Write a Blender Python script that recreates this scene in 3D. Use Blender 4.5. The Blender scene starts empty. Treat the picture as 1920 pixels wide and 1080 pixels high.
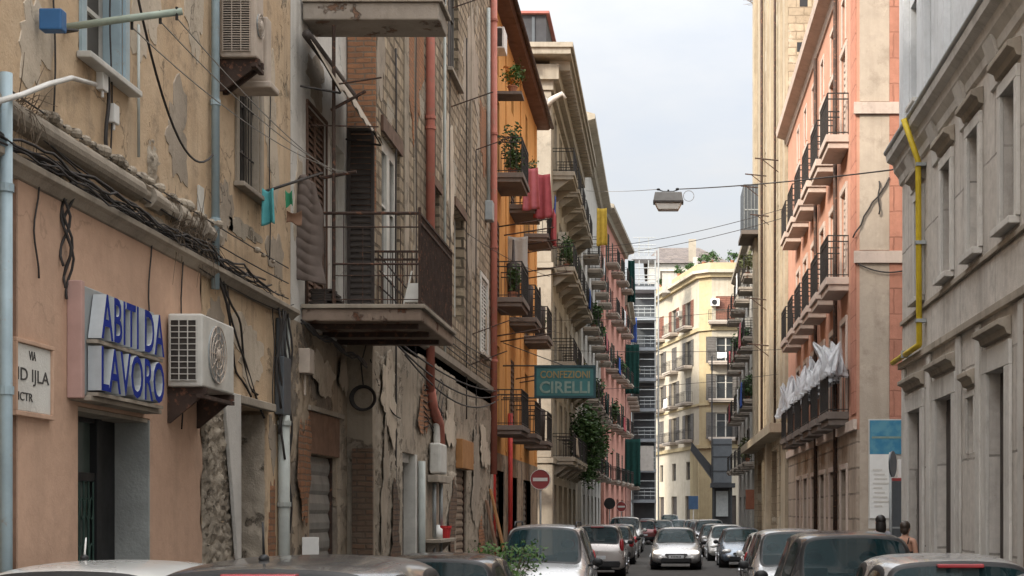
import bpy, bmesh, math, random
from mathutils import Vector, Matrix
random.seed(11)
R = math.radians
SC = bpy.context.scene
COL = SC.collection
FPX, VX, VY, CAMZ = 2900.0, 1245.0, 960.0, 2.0      # measured focal length / vanishing point of the street, eye height
Z = Vector((0, 0, 1))

# ------------------------------------------------------------------ camera
cd = bpy.data.cameras.new('camera'); cam = bpy.data.objects.new('camera', cd); COL.objects.link(cam)
cam.location = (0, 0, CAMZ); cam.rotation_euler = (R(90), 0, 0)
cd.sensor_width = 36; cd.lens = 36 * FPX / 1920
cd.shift_x = -(VX - 960) / 1920; cd.shift_y = (VY - 540) / 1920
cd.clip_start = 0.1; cd.clip_end = 5000
SC.camera = cam

def P(u, v, d):                      # a point of the place measured in the photograph at depth d
    return Vector(((u - VX) * d / FPX, d, CAMZ + (VY - v) * d / FPX))
def yl(u, w=5.0): return FPX * w / (VX - u)          # depth along a left wall standing at x = -w
def zl(u, v, w=5.0): return CAMZ + (VY - v) * w / (VX - u)
def yr(u, w=4.7): return FPX * w / (u - VX)
def zr(u, v, w=4.7): return CAMZ + (VY - v) * w / (u - VX)

# ------------------------------------------------------------------ materials
class NT:
    def __init__(s, name):
        s.m = bpy.data.materials.new(name); s.m.use_nodes = True
        s.t = s.m.node_tree; s.b = s.t.nodes['Principled BSDF']
        s.co = s.t.nodes.new('ShaderNodeTexCoord').outputs['Object']
    def n(s, t, **k):
        x = s.t.nodes.new(t)
        for a, b in k.items(): setattr(x, a, b)
        return x
    def l(s, a, b): s.t.links.new(a, b)
    def noise(s, scale, detail=6, rough=.6, vec=None, sc=None):
        v = vec or s.co
        if sc:
            mp = s.n('ShaderNodeMapping'); mp.inputs['Scale'].default_value = sc
            s.l(v, mp.inputs['Vector']); v = mp.outputs['Vector']
        x = s.n('ShaderNodeTexNoise'); x.inputs['Scale'].default_value = scale
        x.inputs['Detail'].default_value = detail; x.inputs['Roughness'].default_value = rough
        s.l(v, x.inputs['Vector']); return x.outputs['Fac']
    def ramp(s, f, lo, hi, a=0., b=1.):
        x = s.n('ShaderNodeMapRange'); x.inputs['From Min'].default_value = lo; x.inputs['From Max'].default_value = hi
        x.inputs['To Min'].default_value = a; x.inputs['To Max'].default_value = b
        s.l(f, x.inputs['Value']); return x.outputs['Result']
    def mix(s, f, a, b, mode='MIX'):
        x = s.n('ShaderNodeMix', data_type='RGBA', blend_type=mode)
        for sock, val in ((x.inputs[0], f), (x.inputs[6], a), (x.inputs[7], b)):
            if isinstance(val, (int, float)): sock.default_value = val
            elif isinstance(val, (tuple, list)): sock.default_value = (*val[:3], 1)
            else: s.l(val, sock)
        return x.outputs[2]
    def mul(s, a, b):
        x = s.n('ShaderNodeMath', operation='MULTIPLY')
        for i, v in enumerate((a, b)):
            if isinstance(v, (int, float)): x.inputs[i].default_value = v
            else: s.l(v, x.inputs[i])
        return x.outputs[0]
    def bump(s, h, dist=.01, st=.6, prev=None):
        x = s.n('ShaderNodeBump'); x.inputs['Distance'].default_value = dist; x.inputs['Strength'].default_value = st
        s.l(h, x.inputs['Height'])
        if prev is not None: s.l(prev, x.inputs['Normal'])
        return x.outputs['Normal']
    def wallco(s):
        sp = s.n('ShaderNodeSeparateXYZ'); s.l(s.co, sp.inputs[0])
        ad = s.n('ShaderNodeMath', operation='ADD'); s.l(sp.outputs[0], ad.inputs[0]); s.l(sp.outputs[1], ad.inputs[1])
        cb = s.n('ShaderNodeCombineXYZ'); s.l(ad.outputs[0], cb.inputs[0]); s.l(sp.outputs[2], cb.inputs[1])
        return cb.outputs[0]
    def out(s, col=None, rough=.9, normal=None, metal=0, spec=.3):
        if col is not None:
            if isinstance(col, tuple): s.b.inputs['Base Color'].default_value = (*col, 1)
            else: s.l(col, s.b.inputs['Base Color'])
        if isinstance(rough, (int, float)): s.b.inputs['Roughness'].default_value = rough
        else: s.l(rough, s.b.inputs['Roughness'])
        s.b.inputs['Metallic'].default_value = metal
        s.b.inputs['Specular IOR Level'].default_value = spec
        if normal is not None: s.l(normal, s.b.inputs['Normal'])
        return s.m
def sc3(c, k): return tuple(min(1, x * k) for x in c)

def plaster(name, c, var=.8, stain=None, amt=.5, under=None, uthr=.62, uscale=.55, scale=.7, hue=None, bump=.5, grime=.35, crack=0.):
    s = NT(name)
    n1 = s.noise(scale, 9, .62)
    col = s.mix(s.ramp(n1, .36, .64), c, hue or sc3(c, var))
    n5 = s.noise(scale * 4.5, 6, .7)
    col = s.mix(s.ramp(n5, .5, .72, 0, .45), col, sc3(hue or c, .66))
    st = s.noise(1.0, 7, .65, sc=(2.6, 2.6, .16))
    col = s.mix(s.mul(s.ramp(st, .52, .74), amt), col, stain or sc3(c, .42))
    n2 = s.noise(9, 8, .75)
    col = s.mix(s.ramp(n2, .3, .75, 0, .4), col, sc3(c, .72))
    ng = s.noise(1.75, 12, .74)
    col = s.mix(s.mul(s.ramp(ng, .53, .68), grime), col, sc3(stain or sc3(c, .42), .8))
    nl = s.noise(2.9, 10, .7, sc=(1, 1, .8))
    col = s.mix(s.mul(s.ramp(nl, .60, .66), grime * .6), col, sc3(c, 1.22))
    if crack:
        dn = s.n('ShaderNodeTexNoise'); dn.inputs['Scale'].default_value = 2.2; dn.inputs['Detail'].default_value = 8; s.l(s.co, dn.inputs['Vector'])
        dv = s.n('ShaderNodeVectorMath', operation='MULTIPLY_ADD'); s.l(dn.outputs['Color'], dv.inputs[0]); dv.inputs[1].default_value = (.9, .9, .9); s.l(s.co, dv.inputs[2])
        vo = s.n('ShaderNodeTexVoronoi', feature='DISTANCE_TO_EDGE'); vo.inputs['Scale'].default_value = .62; s.l(dv.outputs[0], vo.inputs['Vector'])
        ck = s.mul(s.ramp(vo.outputs['Distance'], .0, .010, 1, 0), s.mul(s.ramp(s.noise(.8, 3), .48, .56), crack))
        col = s.mix(ck, col, sc3(c, .22))
    n3 = s.noise(38, 4, .6)
    nr = s.bump(n3, .012, bump)
    nr = s.bump(n1, .12, .35, nr)
    if under:
        wob = s.noise(uscale, 12, .68)
        f = s.ramp(wob, uthr, uthr + .018)
        n4 = s.noise(4.5, 9, .75)
        uc = s.mix(s.ramp(n4, .35, .65), under, sc3(under, .55))
        col = s.mix(f, col, uc)
        nr = s.bump(s.ramp(wob, uthr - .01, uthr + .02, 1, 0), .03, .8, nr)
    return s.out(col, .93, nr, spec=.15)

def bricks(name, c1, c2, mortar, bw, bh, ms=.012, dirt=None, amt=.6, bdist=.02, plast=None, pthr=.6):
    s = NT(name)
    b = s.n('ShaderNodeTexBrick', offset=.5)
    wn = s.noise(6, 5); v = s.wallco()
    dv = s.n('ShaderNodeVectorMath', operation='MULTIPLY_ADD')
    nn = s.n('ShaderNodeTexNoise'); nn.inputs['Scale'].default_value = 3.; nn.inputs['Detail'].default_value = 5
    s.l(s.co, nn.inputs['Vector']); s.l(nn.outputs['Color'], dv.inputs[0]); dv.inputs[1].default_value = (.10, .06, 0); s.l(v, dv.inputs[2])
    s.l(dv.outputs[0], b.inputs['Vector'])
    b.inputs['Color1'].default_value = (*c1, 1); b.inputs['Color2'].default_value = (*c2, 1); b.inputs['Mortar'].default_value = (*mortar, 1)
    jn = s.noise(.9, 8, .7); s.l(s.mix(s.ramp(jn, .44, .60), mortar, sc3(c2, .82)), b.inputs['Mortar'])
    b.inputs['Scale'].default_value = 1; b.inputs['Mortar Size'].default_value = ms; b.inputs['Mortar Smooth'].default_value = .3
    b.inputs['Brick Width'].default_value = bw; b.inputs['Row Height'].default_value = bh; b.inputs['Bias'].default_value = 0
    col = s.mix(s.ramp(wn, .35, .7, 0, .5), b.outputs['Color'], sc3(c1, .6))
    st = s.noise(1, 7, .65, sc=(1.6, 1.6, .13))
    col = s.mix(s.mul(s.ramp(st, .5, .7), amt), col, dirt or sc3(c1, .4))
    ng = s.noise(1.6, 12, .75)
    col = s.mix(s.mul(s.ramp(ng, .50, .68), amt * .9), col, sc3(dirt or sc3(c1, .4), .9))
    n3 = s.noise(26, 5, .65)
    nr = s.bump(n3, .015, .6)
    nr = s.bump(b.outputs['Fac'], bdist, -.9, nr) if False else s.bump(s.ramp(b.outputs['Fac'], 0, 1, 1, 0), bdist, .9, nr)
    if plast:
        wob = s.noise(.5, 11, .66); f = s.ramp(wob, pthr, pthr + .02)
        col = s.mix(f, col, s.mix(s.ramp(n3, .3, .7), plast, sc3(plast, .75)))
    return s.out(col, .95, nr, spec=.12)

def simple(name, c, rough=.6, metal=0, var=.78, scale=3., spec=.4, bump=.0, rust=None, rthr=.6):
    s = NT(name)
    n1 = s.noise(scale, 7, .65)
    col = s.mix(s.ramp(n1, .35, .68), c, sc3(c, var))
    if rust: col = s.mix(s.ramp(s.noise(scale * 2.3, 8, .7), rthr, rthr + .06), col, rust)
    nr = s.bump(s.noise(scale * 14, 4), .006, bump) if bump else None
    return s.out(col, s.ramp(n1, .3, .7, max(0, rough - .08), min(1, rough + .08)), nr, metal, spec)

def paint(name, c, flake=.25):
    s = NT(name)
    n1 = s.noise(1.4, 6, .6); dust = s.noise(7, 8, .7)
    col = s.mix(s.ramp(dust, .42, .8, 0, .12), c, (.30, .27, .23))
    s.b.inputs['Coat Weight'].default_value = .7; s.b.inputs['Coat Roughness'].default_value = .08
    return s.out(col, s.ramp(n1, .3, .7, .20, .34), None, flake, .5)

def glassy(name, c, rough=.06, spec=.7):
    s = NT(name)
    n1 = s.noise(1.1, 3)
    col = s.mix(s.ramp(n1, .3, .7), c, sc3(c, .55))
    return s.out(col, s.ramp(s.noise(5, 5), .3, .8, rough, rough + .08), s.bump(n1, .02, .08), 0, spec)

def leafmat(name, c1, c2):
    s = NT(name)
    n1 = s.noise(2.2, 3); n2 = s.noise(19, 2)
    col = s.mix(s.ramp(n1, .35, .65), c1, c2)
    col = s.mix(s.ramp(n2, .4, .7, 0, .6), col, sc3(c2, 1.5))
    s.b.inputs['Transmission Weight'].default_value = 0
    return s.out(col, .6, None, 0, .3)

def clothmat(name, c, stripe=None):
    s = NT(name)
    n1 = s.noise(5, 5)
    col = s.mix(s.ramp(n1, .35, .7), c, sc3(c, .75))
    return s.out(col, .95, s.bump(s.noise(60, 3), .004, .4), 0, .1)

M = {}
M['ochre'] = plaster('ochre_plaster', (.585, .445, .305), .78, (.24, .19, .14), .8, under=(.40, .32, .23), uthr=.635, hue=(.52, .37, .235), scale=.9, grime=.8, crack=.8)
M['peach'] = plaster('peach_render', (.56, .37, .265), .86, (.36, .25, .18), .42, bump=.25, grime=.32, crack=.3)
M['ledge'] = plaster('ledge_stone', (.40, .345, .28), .7, (.14, .12, .10), .7)
M['ruin'] = plaster('ruined_plaster', (.46, .37, .275), .66, (.13, .105, .08), .85, under=(.27, .225, .18), uthr=.53, uscale=.9, grime=.7, crack=.9)
M['ruin2'] = plaster('grey_ruined_plaster', (.40, .335, .26), .74, (.15, .125, .10), .7, under=(.36, .30, .235), uthr=.56, uscale=1.1, grime=.6, crack=.9)
M['oldpatch'] = plaster('old_cement_patch', (.40, .335, .265), .72, (.18, .15, .12), .6, grime=.7, crack=.9)
M['palepatch'] = plaster('pale_worn_plaster', (.58, .49, .385), .78, (.26, .21, .16), .6, grime=.7, crack=.9)
M['rubble'] = plaster('rubble_stone', (.46, .395, .315), .68, (.17, .145, .115), .6, under=(.27, .225, .175), uthr=.57, uscale=2.6, bump=.9, grime=.55)
M['white_plaster'] = plaster('dirty_white_plaster', (.66, .63, .58), .85, (.33, .30, .26), .65, under=(.42, .37, .30), uthr=.64, grime=.45, crack=.7)
M['tuff'] = bricks('tuff_blocks', (.45, .36, .255), (.26, .20, .14), (.075, .06, .045), .40, .225, .032, (.12, .095, .07), 1.0, .06, plast=(.40, .35, .28), pthr=.60)
M['redbrick'] = bricks('red_brick', (.40, .19, .10), (.30, .15, .085), (.22, .18, .14), .27, .085, .014, (.14, .10, .075), .5, .02)
M['dkbrick'] = bricks('dark_brick', (.20, .12, .08), (.16, .12, .09), (.12, .10, .085), .27, .09, .016, (.07, .06, .05), .5, .03)
M['orange'] = plaster('orange_plaster', (.68, .35, .12), .85, (.42, .18, .06), .4)
M['cream'] = plaster('shaded_dirty_cream', (.46, .41, .33), .82, (.24, .20, .155), .7, grime=.6)  # palazzo street face: dirt, plus its shade painted into the darker tone
M['creamtrim'] = plaster('cream_stone_trim', (.37, .33, .27), .78, (.18, .155, .125), .7, grime=.6)
M['creamsunlit'] = plaster('sunlit_cream_plaster', (.60, .545, .44), .9, (.40, .34, .26), .35)  # same cream plaster, made lighter to paint in the sun on the end wall
M['greywall'] = plaster('grey_white_plaster', (.48, .465, .43), .82, (.25, .23, .21), .6, grime=.5)
M['pinkfar'] = plaster('salmon_plaster', (.54, .27, .215), .82, (.35, .17, .13), .4)
M['pinkfar2'] = plaster('dull_pink_plaster', (.48, .26, .22), .8, (.24, .15, .13), .5)
M['endwall'] = plaster('pale_yellow_plaster', (.50, .455, .37), .85, (.30, .25, .18), .6)
M['endstrip'] = plaster('yellow_quoin_plaster', (.46, .385, .24), .85, (.30, .22, .12), .55)
M['pink'] = plaster('orange_pink_plaster', (.55, .30, .215), .82, (.34, .19, .14), .5)
M['pinktrim'] = plaster('pale_pink_trim', (.56, .46, .395), .85, (.30, .24, .20), .55)
M['endcream'] = plaster('sand_plaster', (.47, .395, .32), .84, (.28, .22, .17), .6, grime=.5)
M['quoin'] = bricks('terracotta_quoin', (.50, .235, .165), (.45, .21, .15), (.30, .14, .10), 2.4, .62, .02, (.28, .13, .09), .35, .01)
M['rustic'] = bricks('rusticated_stone', (.42, .34, .27), (.38, .31, .25), (.15, .12, .10), 1.5, .62, .03, (.17, .13, .10), .6, .03)
M['greystone'] = bricks('grey_stone_cladding', (.57, .525, .475), (.51, .468, .42), (.22, .20, .175), 2.6, 1.42, .02, (.26, .235, .21), .55, .008)
M['palegrey'] = plaster('pale_stone_pilaster', (.59, .56, .515), .82, (.24, .21, .18), .7)
M['bluewall'] = plaster('pale_blue_plaster', (.60, .61, .615), .85, (.34, .34, .33), .55)
M['church'] = bricks('pale_tuff', (.43, .35, .25), (.31, .25, .175), (.20, .155, .105), .6, .30, .018, (.20, .155, .105), .95, .02, plast=(.45, .39, .30), pthr=.56)
M['churchtrim'] = plaster('pale_tuff_trim', (.43, .36, .265), .75, (.24, .19, .13), .85)
M['concrete'] = plaster('balcony_concrete', (.40, .35, .30), .75, (.19, .16, .13), .7, under=(.27, .17, .12), uthr=.60, uscale=1.8)
M['rustslab'] = plaster('rust_stained_concrete', (.34, .26, .205), .7, (.15, .11, .085), .7, under=(.20, .105, .07), uthr=.56, uscale=2.2)
M['slabpale'] = plaster('pale_balcony_slab', (.50, .44, .38), .85, (.27, .23, .19), .5)
M['slabdark'] = plaster('weathered_slab', (.20, .17, .15), .8, (.10, .09, .08), .5)
M['iron'] = simple('dark_iron', (.035, .032, .03), .6, .3, .7, 6, .4, rust=(.10, .05, .03), rthr=.62)
M['ironrust'] = simple('rusty_iron', (.07, .045, .035), .75, .2, .6, 5, .3, rust=(.17, .08, .05), rthr=.56)
M['black'] = simple('black_plastic', (.016, .016, .017), .55)
M['rubber'] = simple('tyre_rubber', (.02, .02, .02), .85)
M['steel'] = simple('galvanised_steel', (.34, .36, .36), .5, .35, .8, 4)
M['bluepipe'] = simple('blue_grey_pipe', (.33, .42, .46), .55, .1, .8, 3, rust=(.30, .30, .28), rthr=.6)
M['pipegrey'] = simple('pale_grey_pipe', (.40, .42, .39), .6, 0, .75, 3)
M['redpipe'] = simple('red_drainpipe', (.40, .135, .095), .65, 0, .8, 3, rust=(.30, .14, .10), rthr=.57)
M['brightred'] = simple('red_paint', (.55, .045, .035), .55)
M['yellowpipe'] = simple('yellow_gas_pipe', (.56, .40, .02), .6, 0, .7, 3)
M['whitepaint'] = simple('white_paint', (.72, .71, .68), .55, 0, .85, 2)
M['dirtywhite'] = simple('dirty_white_metal', (.58, .56, .51), .6, 0, .75, 3, rust=(.33, .27, .20), rthr=.64)
M['acside'] = simple('aged_ac_casing', (.48, .40, .33), .65, 0, .75, 4)
M['acdark'] = simple('dark_coil_fins', (.05, .042, .036), .7, 0, .6, 9)
M['brownwood'] = simple('brown_shutter_wood', (.115, .062, .038), .65, 0, .65, 4, bump=.3)
M['redwood'] = simple('reddish_shutter_wood', (.21, .085, .055), .65, 0, .7, 4)
M['darkwood'] = simple('dark_door_wood', (.06, .048, .042), .7, 0, .65, 4, bump=.3)
M['greywood'] = simple('grey_shutter', (.12, .11, .10), .7, 0, .75, 4)
M['greenwood'] = simple('dark_green_shutter', (.03, .07, .055), .65, 0, .7, 4)
M['rollgrey'] = simple('grey_roller_shutter', (.30, .29, .265), .55, .2, .75, 2.5, rust=(.20, .14, .09), rthr=.66)
M['rollbrown'] = simple('brown_roller_shutter', (.24, .18, .13), .65, .1, .7, 2.5)
M['rustpanel'] = simple('rust_brown_panel', (.21, .115, .07), .8, 0, .6, 4, bump=.4)
M['orangebox'] = simple('orange_brown_board', (.36, .17, .06), .7, 0, .7, 3)
M['marble'] = plaster('grey_marble_slab', (.38, .39, .37), .7, (.22, .22, .20), .6, scale=1.6)
M['pane'] = glassy('window_glass', (.045, .052, .058))
M['panebright'] = glassy('curtained_glass', (.16, .16, .15), .12, .5)
M['greenglass'] = glassy('greenish_door_glass', (.10, .13, .115), .15, .4)
M['screen'] = simple('window_screen', (.085, .078, .070), .75, 0, .75, 2)
M['carglass'] = glassy('car_glass', (.012, .036, .042), .02, .10); M['carglass'].node_tree.nodes['Principled BSDF'].inputs['Alpha'].default_value = .72
M['asphalt'] = plaster('asphalt', (.085, .083, .08), .75, (.05, .05, .048), .3, under=(.12, .115, .11), uthr=.62)
M['pave'] = bricks('lava_paving', (.13, .125, .12), (.11, .105, .10), (.06, .055, .05), .6, .4, .012)
M['ground'] = plaster('bare_ground', (.14, .13, .11), .8)
M['signgrey'] = simple('grey_sign_cabinet', (.30, .32, .32), .5, .1, .8, 2.5)
M['signpink'] = simple('faded_pink_board', (.46, .29, .25), .7, 0, .8, 3)
M['blue'] = simple('blue_letter_face', (.016, .034, .25), .7, 0, .7, 5, .08)
M['letterside'] = simple('white_letter_return', (.42, .44, .45), .5, 0, .8, 4)
M['plaque'] = plaster('marble_plaque', (.66, .64, .59), .88, (.46, .43, .38), .4)
M['ink'] = simple('worn_black_lettering', (.06, .055, .05), .8, 0, .6, 8)
M['signgreen'] = simple('teal_sign_board', (.040, .155, .155), .5, 0, .75, 2)
M['signgold'] = simple('faded_gold_paint', (.27, .21, .09), .6, 0, .75, 6)
M['signpale'] = simple('pale_sign_paint', (.20, .28, .24), .6, 0, .75, 6)
M['signdark'] = simple('dark_teal_paint', (.015, .055, .065), .6)
M['noentry'] = simple('sign_red', (.30, .05, .05), .5, 0, .85)
M['floodblue'] = simple('blue_box_plastic', (.035, .13, .30), .5, 0, .8)
M['polegreen'] = simple('pale_green_metal', (.36, .42, .35), .6, .1, .75, 4)
M['cable'] = simple('black_cable', (.035, .03, .028), .7)
M['cablegrey'] = simple('grey_cable', (.22, .205, .185), .75)
M['cablewhite'] = simple('white_cable', (.62, .60, .56), .6)
M['twig'] = simple('dry_twigs', (.16, .12, .085), .9)
M['coat'] = clothmat('grey_quilted_cloth', (.16, .128, .112))
M['teal'] = clothmat('teal_plastic', (.12, .42, .44))
M['green'] = clothmat('green_cloth', (.07, .34, .19))
M['red'] = clothmat('red_cloth', (.36, .085, .095))
M['pinkcloth'] = clothmat('pink_cloth', (.50, .16, .18))
M['yellow'] = clothmat('yellow_cloth', (.62, .43, .08))
M['white'] = clothmat('white_cloth', (.74, .74, .74))
M['bluecloth'] = clothmat('blue_cloth', (.05, .10, .33))
M['awning'] = clothmat('faded_awning', (.38, .325, .265))
M['net'] = clothmat('green_net', (.014, .050, .044))
M['tulle'] = clothmat('white_tulle', (.66, .67, .69)); M['tulle'].node_tree.nodes['Principled BSDF'].inputs['Alpha'].default_value = .6
M['leaf'] = leafmat('leaf_green', (.055, .105, .03), (.028, .06, .018))
M['leafdry'] = leafmat('leaf_olive', (.13, .13, .05), (.06, .075, .03))
M['leafbright'] = leafmat('leaf_bright', (.09, .17, .04), (.04, .085, .02))
M['flower'] = leafmat('yellow_red_flowers', (.60, .34, .03), (.45, .09, .04))
M['terracotta'] = simple('terracotta', (.33, .14, .08), .8, 0, .8)
M['potred'] = simple('red_plastic', (.50, .03, .03), .5)
M['tile'] = bricks('roof_tiles', (.15, .13, .125), (.20, .17, .15), (.08, .07, .07), .5, .35, .03)
M['soffit'] = simple('brown_soffit', (.15, .078, .052), .8, 0, .7, 3)
M['atticdark'] = simple('dark_slate_cladding', (.045, .045, .05), .8, 0, .75, 2)
M['rooftop'] = simple('red_roof_sheet', (.34, .12, .10), .7, 0, .8)
M['lampgrey'] = simple('lamp_housing', (.20, .20, .19), .5, .2, .8)
M['lampgrey2'] = simple('bluish_grey_metal', (.30, .33, .36), .55, .1, .8, 3)
M['lampglass'] = simple('lamp_diffuser', (.50, .48, .43), .3)
M['posterblue'] = None
M['headlamp'] = simple('headlamp_lens', (.72, .73, .72), .12, .1, .9, spec=.8)
M['taillamp'] = simple('tail_lamp_lens', (.30, .02, .025), .2, 0, .8, spec=.7)
M['plate'] = simple('number_plate', (.62, .64, .66), .5)
M['alloy'] = simple('alloy_rim', (.42, .43, .44), .35, .7)
M['skin'] = simple('skin', (.46, .25, .17), .55, 0, .9, 8)
M['hair'] = simple('dark_hair', (.018, .014, .012), .5, 0, .6, 20)
M['hairbrown'] = simple('brown_hair', (.05, .032, .022), .5, 0, .6, 20)
M['blackcloth'] = clothmat('black_cloth', (.02, .02, .024))
M['greycloth'] = clothmat('grey_cloth', (.30, .30, .33))
M['denim'] = clothmat('denim', (.05, .07, .12))
M['steelblack'] = simple('black_steel_cladding', (.035, .038, .042), .5, .3, .75, 2)
M['steelgrey'] = simple('slate_grey_cladding', (.085, .095, .105), .5, .2, .8, 2)
M['brownsign'] = simple('brown_board', (.24, .085, .045), .6)
M['bluesign'] = simple('blue_sign', (.035, .08, .16), .6)
def lit(name, c, e):
    s = NT(name); s.b.inputs['Emission Color'].default_value = (*c, 1); s.b.inputs['Emission Strength'].default_value = e
    return s.out(c, .2)
M['litlamp'] = lit('lit_headlamp', (1, .95, .86), .35)

# ------------------------------------------------------------------ mesh helpers
class Fr:                            # a wall frame: a along the wall, b up, c out of the wall
    def __init__(s, o, u):
        s.o = Vector(o); s.u = Vector(u).normalized(); s.n = s.u.cross(Z)
    def p(s, a, b, c=0): return s.o + s.u * a + Z * b + s.n * c
FW = Fr((0, 0, 0), (1, 0, 0))        # a = x, b = z, c = -y
def FL(x=-5.0): return Fr((x, 0, 0), (0, 1, 0))        # left walls: a = y, c = towards the street
def FRt(x=4.7): return Fr((x, 0, 0), (0, -1, 0))       # right walls: a = -y
def FC(y): return Fr((0, y, 0), (1, 0, 0))             # walls facing the camera: a = x

ORG = {}
class MB:
    def __init__(s): s.v = []; s.f = []; s.mi = []
    def face(s, pts, mi=0):
        i = len(s.v); s.v += [Vector(p) for p in pts]; s.f.append(tuple(range(i, i + len(pts)))); s.mi.append(mi)
    def hexa(s, p):                  # 8 points: bottom 0-3, top 4-7
        i = len(s.v); s.v += p
        for q in ((3, 2, 1, 0), (4, 5, 6, 7), (0, 1, 5, 4), (1, 2, 6, 5), (2, 3, 7, 6), (3, 0, 4, 7)):
            s.f.append(tuple(i + k for k in q)); s.mi.append(0)
        return s
    def box(s, F, a0, a1, b0, b1, c0, c1):
        return s.hexa([F.p(a0, b0, c0), F.p(a1, b0, c0), F.p(a1, b0, c1), F.p(a0, b0, c1),
                       F.p(a0, b1, c0), F.p(a1, b1, c0), F.p(a1, b1, c1), F.p(a0, b1, c1)])
    def wbox(s, x0, x1, y0, y1, z0, z1):
        return s.hexa([Vector(q) for q in ((x0, y0, z0), (x1, y0, z0), (x1, y1, z0), (x0, y1, z0), (x0, y0, z1), (x1, y0, z1), (x1, y1, z1), (x0, y1, z1))])
    def prism(s, F, poly, c0, c1):   # polygon in (a, b) pulled from c0 to c1
        n = len(poly); i = len(s.v)
        s.v += [F.p(a, b, c0) for a, b in poly] + [F.p(a, b, c1) for a, b in poly]
        s.f.append(tuple(i + k for k in range(n))[::-1]); s.f.append(tuple(i + n + k for k in range(n)))
        for k in range(n): s.f.append((i + k, i + (k + 1) % n, i + n + (k + 1) % n, i + n + k))
        s.mi += [0] * (n + 2); return s
    def sweep(s, F, prof, a0, a1):   # profile in (c, b) pulled along the wall
        n = len(prof); i = len(s.v)
        s.v += [F.p(a0, b, c) for c, b in prof] + [F.p(a1, b, c) for c, b in prof]
        s.f.append(tuple(i + k for k in range(n))[::-1]); s.f.append(tuple(i + n + k for k in range(n)))
        for k in range(n): s.f.append((i + k, i + (k + 1) % n, i + n + (k + 1) % n, i + n + k))
        s.mi += [0] * (n + 2); return s
    def tube(s, pts, r, n=6, cap=True):
        pts = [Vector(p) for p in pts]; rr = r if isinstance(r, (list, tuple)) else [r] * len(pts)
        i0 = len(s.v); up = None
        for k, p in enumerate(pts):
            t = (pts[min(k + 1, len(pts) - 1)] - pts[max(k - 1, 0)]).normalized()
            if up is None:
                up = t.orthogonal().normalized()
            else:
                up = (up - t * up.dot(t))
                up = up.normalized() if up.length > 1e-6 else t.orthogonal().normalized()
            w = t.cross(up)
            for j in range(n):
                an = 2 * math.pi * j / n
                s.v.append(p + (up * math.cos(an) + w * math.sin(an)) * rr[k])
        for k in range(len(pts) - 1):
            for j in range(n):
                a = i0 + k * n + j; b = i0 + k * n + (j + 1) % n
                s.f.append((a, b, b + n, a + n)); s.mi.append(0)
        if cap:
            s.f.append(tuple(i0 + j for j in range(n))[::-1]); s.f.append(tuple(i0 + (len(pts) - 1) * n + j for j in range(n))); s.mi += [0, 0]
        return s
    def ell(s, c, rx, ry, rz, n=10, m=7):
        c = Vector(c); i0 = len(s.v)
        for k in range(1, m):
            th = math.pi * k / m
            for j in range(n):
                ph = 2 * math.pi * j / n
                s.v.append(c + Vector((rx * math.sin(th) * math.cos(ph), ry * math.sin(th) * math.sin(ph), rz * math.cos(th))))
        t = len(s.v); s.v += [c + Vector((0, 0, rz)), c - Vector((0, 0, rz))]
        for k in range(m - 2):
            for j in range(n):
                a = i0 + k * n + j; b = i0 + k * n + (j + 1) % n
                s.f.append((a, b, b + n, a + n)); s.mi.append(0)
        for j in range(n):
            s.f.append((t, i0 + (j + 1) % n, i0 + j)); s.f.append((t + 1, i0 + (m - 2) * n + j, i0 + (m - 2) * n + (j + 1) % n)); s.mi += [0, 0]
        return s
    def grid(s, fn, nu, nv, mi=0):
        i0 = len(s.v)
        for i in range(nu + 1):
            for j in range(nv + 1): s.v.append(Vector(fn(i / nu, j / nv)))
        for i in range(nu):
            for j in range(nv):
                a = i0 + i * (nv + 1) + j
                s.f.append((a, a + nv + 1, a + nv + 2, a + 1)); s.mi.append(mi)
        return s
    def build(s, name, mats, parent=None, smooth=False, bevel=0, solid=0, base=None, recalc=True):
        me = bpy.data.meshes.new(name)
        o = bpy.data.objects.new(name, me); COL.objects.link(o)
        if parent is not None:
            org = ORG[parent]; o.parent = parent
        else:
            if base is None:
                xs = [v.x for v in s.v]; ys = [v.y for v in s.v]; zs = [v.z for v in s.v]
                base = Vector(((min(xs) + max(xs)) / 2, (min(ys) + max(ys)) / 2, min(zs)))
            org = Vector(base); o.location = org
        ORG[o] = org
        me.from_pydata([v - org for v in s.v], [], s.f)
        mats = mats if isinstance(mats, (list, tuple)) else [mats]
        for m in mats: me.materials.append(m)
        if len(mats) > 1: me.polygons.foreach_set('material_index', s.mi)
        if recalc:
            bm = bmesh.new(); bm.from_mesh(me); bmesh.ops.recalc_face_normals(bm, faces=bm.faces); bm.to_mesh(me); bm.free()
        if smooth: me.polygons.foreach_set('use_smooth', [True] * len(me.polygons))
        if bevel:
            b = o.modifiers.new('bevel', 'BEVEL'); b.width = bevel; b.segments = 2; b.limit_method = 'ANGLE'; b.angle_limit = R(40)
        if solid:
            b = o.modifiers.new('solid', 'SOLIDIFY'); b.thickness = solid; b.offset = 0
        me.update()
        return o

def thing(name, label, cat, loc=(0, 0, 0), group=None):
    o = bpy.data.objects.new(name, None); COL.objects.link(o); o.location = loc; o.empty_display_size = .2
    ORG[o] = Vector(loc); o['label'] = label; o['category'] = cat
    if group: o['group'] = group
    return o
def tag(o, label, cat, group=None):
    o['label'] = label; o['category'] = cat
    if group: o['group'] = group
    return o
def structure(o): o['kind'] = 'structure'; return o

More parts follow.
